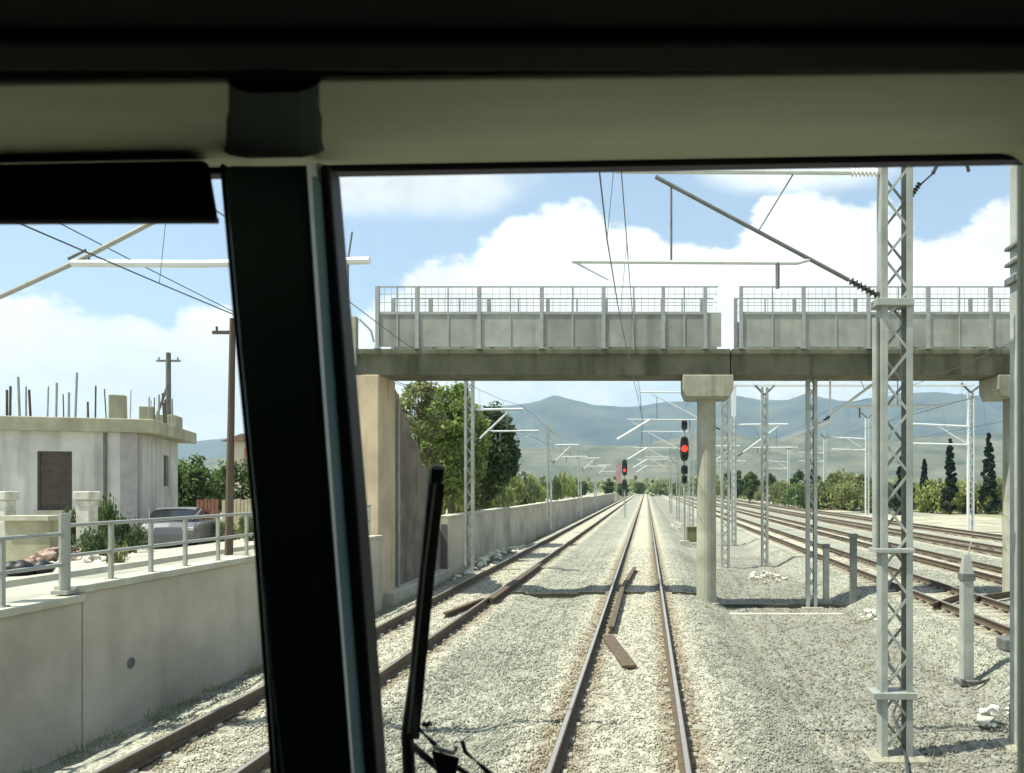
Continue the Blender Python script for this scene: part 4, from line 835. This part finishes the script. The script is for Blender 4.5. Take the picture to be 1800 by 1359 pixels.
b = MB(); b.loft([[Vector((x * kx, y * (1 - .22 * (z - .87) / .48), z)) for x, z in gh] for y, kx in ((-.76, .97), (-.6, 1), (0, 1.02), (.6, 1), (.76, .97))]); b.build('windows', cg, car)
b = MB(); b.loft([[Vector((x, y, z - abs(y) ** 3 * .12)) for x, z in ((-.42, 1.30), (-.1, 1.365), (.75, 1.385), (1.08, 1.32), (.75, 1.35), (-.1, 1.335))] for y in (-.59, -.3, 0, .3, .59)]); rf_ = b.build('roof', cp, car)
b = MB()
for s_ in (-1, 1):
    for x0_, z0_, x1_, z1_ in ((.35, .9, .30, 1.35), (-.42, 1.3, -1.1, .9), (1.08, 1.3, 1.6, .95)): b.bar((x0_, s_ * .765, z0_), (x1_, s_ * .61, z1_), .06, .03)
b.build('window_pillars', cp, car)
b = MB(); b.box(-2.07, -2.045, -.25, .25, .42, .53); b.build('number_plate', M['white'], car)
for y in (-.6, .6): b = MB(); b.box(-2.03, -1.96, y - .14, y + .14, .60, .72); b.build('tail_light', mat('dull_red_lens', (.3, .02, .02), .3), car, bevel=.02)
for x in (-1.3, 1.3):
    for y in (-.78, .62):
        w_ = MB(); w_.lathe([(.001, 0), (.27, 0), (.31, .03), (.31, .15), (.27, .17), (.001, .17)], M=Matrix.Translation((x, y + .17, .31)) @ Matrix.Rotation(math.pi / 2, 4, 'X'), n=18); q = w_.build('wheel', M['black'], car)
for y in (-.55, .55): b = MB(); b.box(1.93, 2.03, y - .16, y + .16, .6, .72); b.build('headlight', M['white'], car, bevel=.02)

# ------------------------------------------------------------------ the cab we look out of
cab = empty('train_cab', (-.3, 0, 1.2), 'dark interior of the train cab framing the view', 'train cab'); obs = []
M['liner'] = mat('olive_cab_liner', (.36, .385, .27), .75, .16, 1.4, bump=.12, bscale=160); M['cabdark'] = mat('dark_cab_plastic', (.012, .016, .014), .8, .2, 3, spec=.1)
M['pillar'] = mat('dark_pillar_trim', (.11, .19, .20), .6, .3, 2, spec=.2, bump=.1, bscale=200); M['stripe'] = mat('grey_seal_strip', (.62, .66, .64), .7, .15, 3)
M['blind'] = mat('roller_blind_fabric', (.014, .015, .014), .85, .2, spec=.1)
XL, XR = -1.7, 1.12
WY = 1.62
def hb(x, Y=WY): px = U0 + x * F / Y; return Z_(303 - .0175 * px, Y)
def ht(x, Y=1.02): px = U0 + x * F / Y; return Z_(150 - .0122 * px, Y)
b = MB(); rings = []
for x in (XL, XR):
    rings.append([Vector((x, WY, hb(x))), Vector((x, 1.5, hb(x) - .018)), Vector((x, 1.25, (hb(x) + ht(x)) / 2 - .008)), Vector((x, 1.02, ht(x))), Vector((x, 1.02, ht(x) + .3)), Vector((x, WY, ht(x) + .3))])
b.loft(rings); obs.append(b.build('window_header', M['liner'], bevel=.012))
b = MB(); b.loft([[Vector((x, WY + .002, hb(x) - .010)), Vector((x, WY + .03, hb(x) - .010)), Vector((x, WY + .03, hb(x) + .05)), Vector((x, WY + .002, hb(x) + .05))] for x in (XL, XR)]); obs.append(b.build('header_seal', mat('dark_purple_seal', (.025, .022, .045), .6)))
b = MB(); b.box(XL, XR, -1.2, 1.012, CZ + .535, CZ + .60); b.box(XL, XR, .93, 1.008, CZ + .522, CZ + .55); obs.append(b.build('ceiling', M['cabdark'], bevel=.015))
b = MB(); b.box(XL - .06, XL, -1.2, 1.7, 1.2, 3.9); obs.append(b.build('side_wall', M['cabdark']))
b = MB(); b.box(XR, XR + .06, -1.2, 1.7, 1.2, 3.9); obs.append(b.build('side_wall', M['cabdark']))
b = MB(); b.box(XL, XR, -1.26, -1.2, 1.2, 3.9); obs.append(b.build('rear_wall', mat('grey_cab_rear_wall', (.34, .35, .31), .8)))
b = MB(); b.box(XL, XR, -1.2, 1.7, 1.14, 1.2); obs.append(b.build('cab_floor', M['cabdark']))
b = MB(); b.prism([(-1.25, 3.9), (-1.25, 3.98), (1.0, 3.98), (1.72, 3.86), (1.72, 3.8), (1.6, 3.8), (1.6, 3.9)], XL - .06, XR + .06, 'x'); obs.append(b.build('roof_panel', M['cabdark']))
b = MB(); b.prism([(.95, 1.2), (.95, CZ - .75), (1.1, CZ - .66), (1.64, CZ - .70), (1.72, CZ - .78), (1.72, .6), (1.6, .6), (1.6, 1.2)], XL - .06, XR + .06, 'x'); obs.append(b.build('dashboard', M['cabdark'], bevel=.02))
def quadprism(q, yf, yb, sh=0):
    """q: four pixel corners (TL,TR,BR,BL) giving the outline at depth yf; the back keeps the same world outline"""
    w = [P(px, py, yf) for px, py in q]; b = MB(); b.loft([[Vector((v.x, yf, v.z)) for v in w], [Vector((v.x + sh, yb, v.z)) for v in w]]); return b
def edge(pts, y):
    for (y0, x0), (y1, x1) in zip(pts, pts[1:]):
        if y <= y1: break
    return x0 + (x1 - x0) * (y - y0) / (y1 - y0)
EL = [(290, 384), (600, 411), (900, 440), (1290, 468)]; EM = [(290, 538), (700, 566), (1290, 612)]; ES = [(290, 574), (700, 598), (1290, 640)]; ER = [(290, 577), (600, 603), (900, 628), (1290, 657)]
def strip(name, e0, e1, d0, d1, yf, yb, m, top=286, bot=1500, bev=.01):
    ysn = [top, 600, 900, 1200, bot]; fr = []
    b = MB(); rings = []
    for y in ysn:
        a, c = P(edge(e0, y) + d0, y, yf), P(edge(e1, y) + d1, y, yf)
        rings.append([Vector((a.x, yf, a.z)), Vector((c.x, yf, c.z)), Vector((c.x, yb, c.z)), Vector((a.x, yb, a.z))])
    o = b.loft(rings).build(name, m, bevel=bev); obs.append(o); return o
strip('window_pillar', EL, EM, 3, 2, 1.47, 1.57, M['pillar'], bev=.018)
strip('pillar_seal', EL, EL, 0, 12, 1.50, 1.60, M['black'])
b = MB(); rings = []
for y in (286, 600, 900, 1200, 1500):
    a, c = P(edge(EM, y) + 1, y, 1.455), P(edge(ES, y) - 8, y, 1.57); rings.append([a, c, Vector((c.x - .012, 1.575, c.z)), Vector((a.x - .01, 1.50, a.z))])
obs.append(b.loft(rings).build('light_strip', M['stripe']))
strip('pillar_seal', ES, ER, -14, 0, 1.535, 1.60, M['black'])
# pillar foot trim with its thin pale edge
b = MB(); a0, a1, a2, a3 = P(436, 900, 1.46), P(470, 1000, 1.46), P(492, 1500, 1.46), P(456, 1500, 1.46)
b = MB(); b.tube([P(462, 1010, 1.465), P(474, 1150, 1.465), P(490, 1290, 1.465), P(512, 1480, 1.465)], .0022, 6); obs.append(b.build('pillar_piping', M['stripe']))
# dark patch under the header at the pillar head: shading put in as colour
def under(x, y):
    k = [(1.02, ht(x)), (1.25, (hb(x) + ht(x)) / 2 - .008), (1.5, hb(x) - .018), (WY, hb(x))]
    return float(np.interp(y, [q[0] for q in k], [q[1] for q in k]))
b = MB(); rings = []
for t in [i / 10 for i in range(11)]:
    y = 1.50 + (1.024 - 1.50) * t; l, r_ = 388 + 10 * t, 576 - 10 * t; row = []
    py0 = 300 - 150 * t
    for k in range(13):
        s_ = k / 12; x = X_(l + (r_ - l) * s_, y); drop = .016 * min(1, 4 * min(s_, 1 - s_)) ** .5
        row.append(Vector((x, y, under(x, y) + .003 - drop)))
    rings.append(row + [Vector((v.x, v.y, v.z + .04)) for v in reversed(row)])
b.loft(rings); obs.append(b.build('pillar_head_shading', mat('pillar_shading_dark', (.016, .026, .017), .8, .15, 3, spec=.08)))
# blind over the left pane
b = MB(); b.loft([[P(-420, 296, 1.5), P(-420, 392, 1.5), P(-420, 392, 1.56), P(-420, 296, 1.56)], [P(366, 282, 1.5), P(384, 388, 1.5), P(384, 388, 1.56), P(366, 282, 1.56)]]); obs.append(b.build('roller_blind', M['blind'], bevel=.012))
b = MB(); b.tube([P(-420, 390, 1.52), P(382, 387, 1.52)], .007, 10); obs.append(b.build('blind_bar', mat('navy_blind_bar', (.012, .014, .05), .5)))
# corner fillet and outer frame of the right window edge
xr = X_(1812, WY); zh = hb(xr); n = 8; rr = .06
poly = [(xr - rr, zh + .02), (xr + .02, zh + .02), (xr + .02, zh - rr)] + [(xr - rr + rr * math.cos(a), zh - rr + rr * math.sin(a)) for a in [math.pi / 2 * i / n for i in range(n + 1)]]
b = MB(); b.prism(poly, WY - .06, WY); obs.append(b.build('corner_fillet', M['liner']))
b = MB(); b.box(xr, XR, WY - .03, WY + .06, CZ - .75, zh + .05); obs.append(b.build('corner_pillar', M['liner']))
b = MB(); b.box(XL, xr, WY + .034, WY + .044, CZ - .74, CZ + .75); obs.append(b.build('windscreen', glass('windscreen_glass')))
adopt(cab, *obs)
# wiper on the outside of the windscreen
wp = MB(); WY2 = WY + .12
wp.tube([P(765, 826, WY2), P(748, 1000, WY2), P(731, 1180, WY2), P(716, 1290, WY2)], .0135, 10); wp = wp.build('wiper', M['black']); adopt(cab, wp)
kids = []
b = MB(); b.loft([[P(px - 11, py, WY2 - .03), P(px + 15, py, WY2 - .03), P(px + 15, py, WY2 - .012), P(px - 11, py, WY2 - .012)] for px, py in ((767, 850), (750, 1000), (733, 1180), (722, 1300))]); kids.append(b.build('wiper_blade', mat('brown_black_wiper', (.022, .016, .012), .5)))
b = MB(); b.tube([P(765, 850, WY2 - .034), P(747, 1000, WY2 - .034), P(729, 1180, WY2 - .034), P(718, 1290, WY2 - .034)], .0026, 8); kids.append(b.build('wiper_spine', mat('worn_metal_edge', (.30, .27, .22), .4, metal=.4)))
b = MB(); b.loft([[P(757, 824, WY2 - .04), P(782, 824, WY2 - .04), P(782, 824, WY2), P(757, 824, WY2)], [P(755, 850, WY2 - .04), P(779, 850, WY2 - .04), P(779, 850, WY2), P(755, 850, WY2)]]); kids.append(b.build('wiper_tip', M['black'], bevel=.004))
b = MB(); b.tube([P(758, 822, WY2 - .03), P(770, 819, WY2 - .03), P(783, 824, WY2 - .03)], .004, 8); kids.append(b.build('tip_clip', M['white']))
b = MB(); b.tube([P(732, 1278, WY2), P(762, 1306, WY2), P(790, 1340, WY2), P(880, 1400, WY2)], .006, 8); b.tube([P(724, 1310, WY2 + .02), P(770, 1350, WY2 + .02), P(800, 1385, WY2 + .02)], .008, 8); kids.append(b.build('wiper_arm', M['black']))
b = MB(); b.tube([P(812, 1302, WY2), P(818, 1322, WY2), P(850, 1350, WY2), P(900, 1392, WY2)], .0055, 8); kids.append(b.build('washer_hose', M['black']))
b = MB(); b.loft([[P(758, 1318, WY2 - .03), P(808, 1332, WY2 - .03), P(808, 1332, WY2 + .03), P(758, 1318, WY2 + .03)], [P(770, 1372, WY2 - .03), P(800, 1372, WY2 - .03), P(800, 1372, WY2 + .03), P(770, 1372, WY2 + .03)]]); kids.append(b.build('wiper_joint', M['black'], bevel=.004))
b = MB(); b.tube([P(762, 1314, WY2 - .032), P(798, 1324, WY2 - .032), P(803, 1312, WY2 - .032)], .005, 8); kids.append(b.build('joint_pin', M['white']))
b = MB(); b.tube([P(742, 1271, WY2), P(750, 1275, WY2), P(757, 1270, WY2)], .006, 8); kids.append(b.build('hose_clip', M['black']))
b = MB(); b.lathe([(.02, 0), (.02, .05), (.012, .06)], M=Matrix.Translation(P(722, 1420, WY2)) @ Matrix.Rotation(math.pi / 2, 4, 'X')); b.tube([P(716, 1290, WY2), P(722, 1420, WY2)], .014, 8); kids.append(b.build('wiper_pivot', M['black']))
bpy.context.view_layer.update()
for k in kids: k.parent = wp; k.matrix_parent_inverse = wp.matrix_world.inverted()

# ------------------------------------------------------------------ haze: one closed box of even air
hzb = MB(); hzb.box(-6600, 6600, -300, 5150, -40, 505); ho = hzb.build('haze', None); ho.data.materials.clear()
hm = bpy.data.materials.new('summer_haze'); hm.use_nodes = True; nt = hm.node_tree; nt.nodes.remove(nt.nodes['Principled BSDF'])
vp = nt.nodes.new('ShaderNodeVolumePrincipled'); vp.inputs['Color'].default_value = (.56, .79, 1.0, 1); vp.inputs['Density'].default_value = .00015; vp.inputs['Anisotropy'].default_value = .2
nt.links.new(vp.outputs[0], nt.nodes['Material Output'].inputs['Volume']); ho.data.materials.append(hm); ho['kind'] = 'stuff'; tag(ho, 'thin summer haze over the whole valley', 'haze')
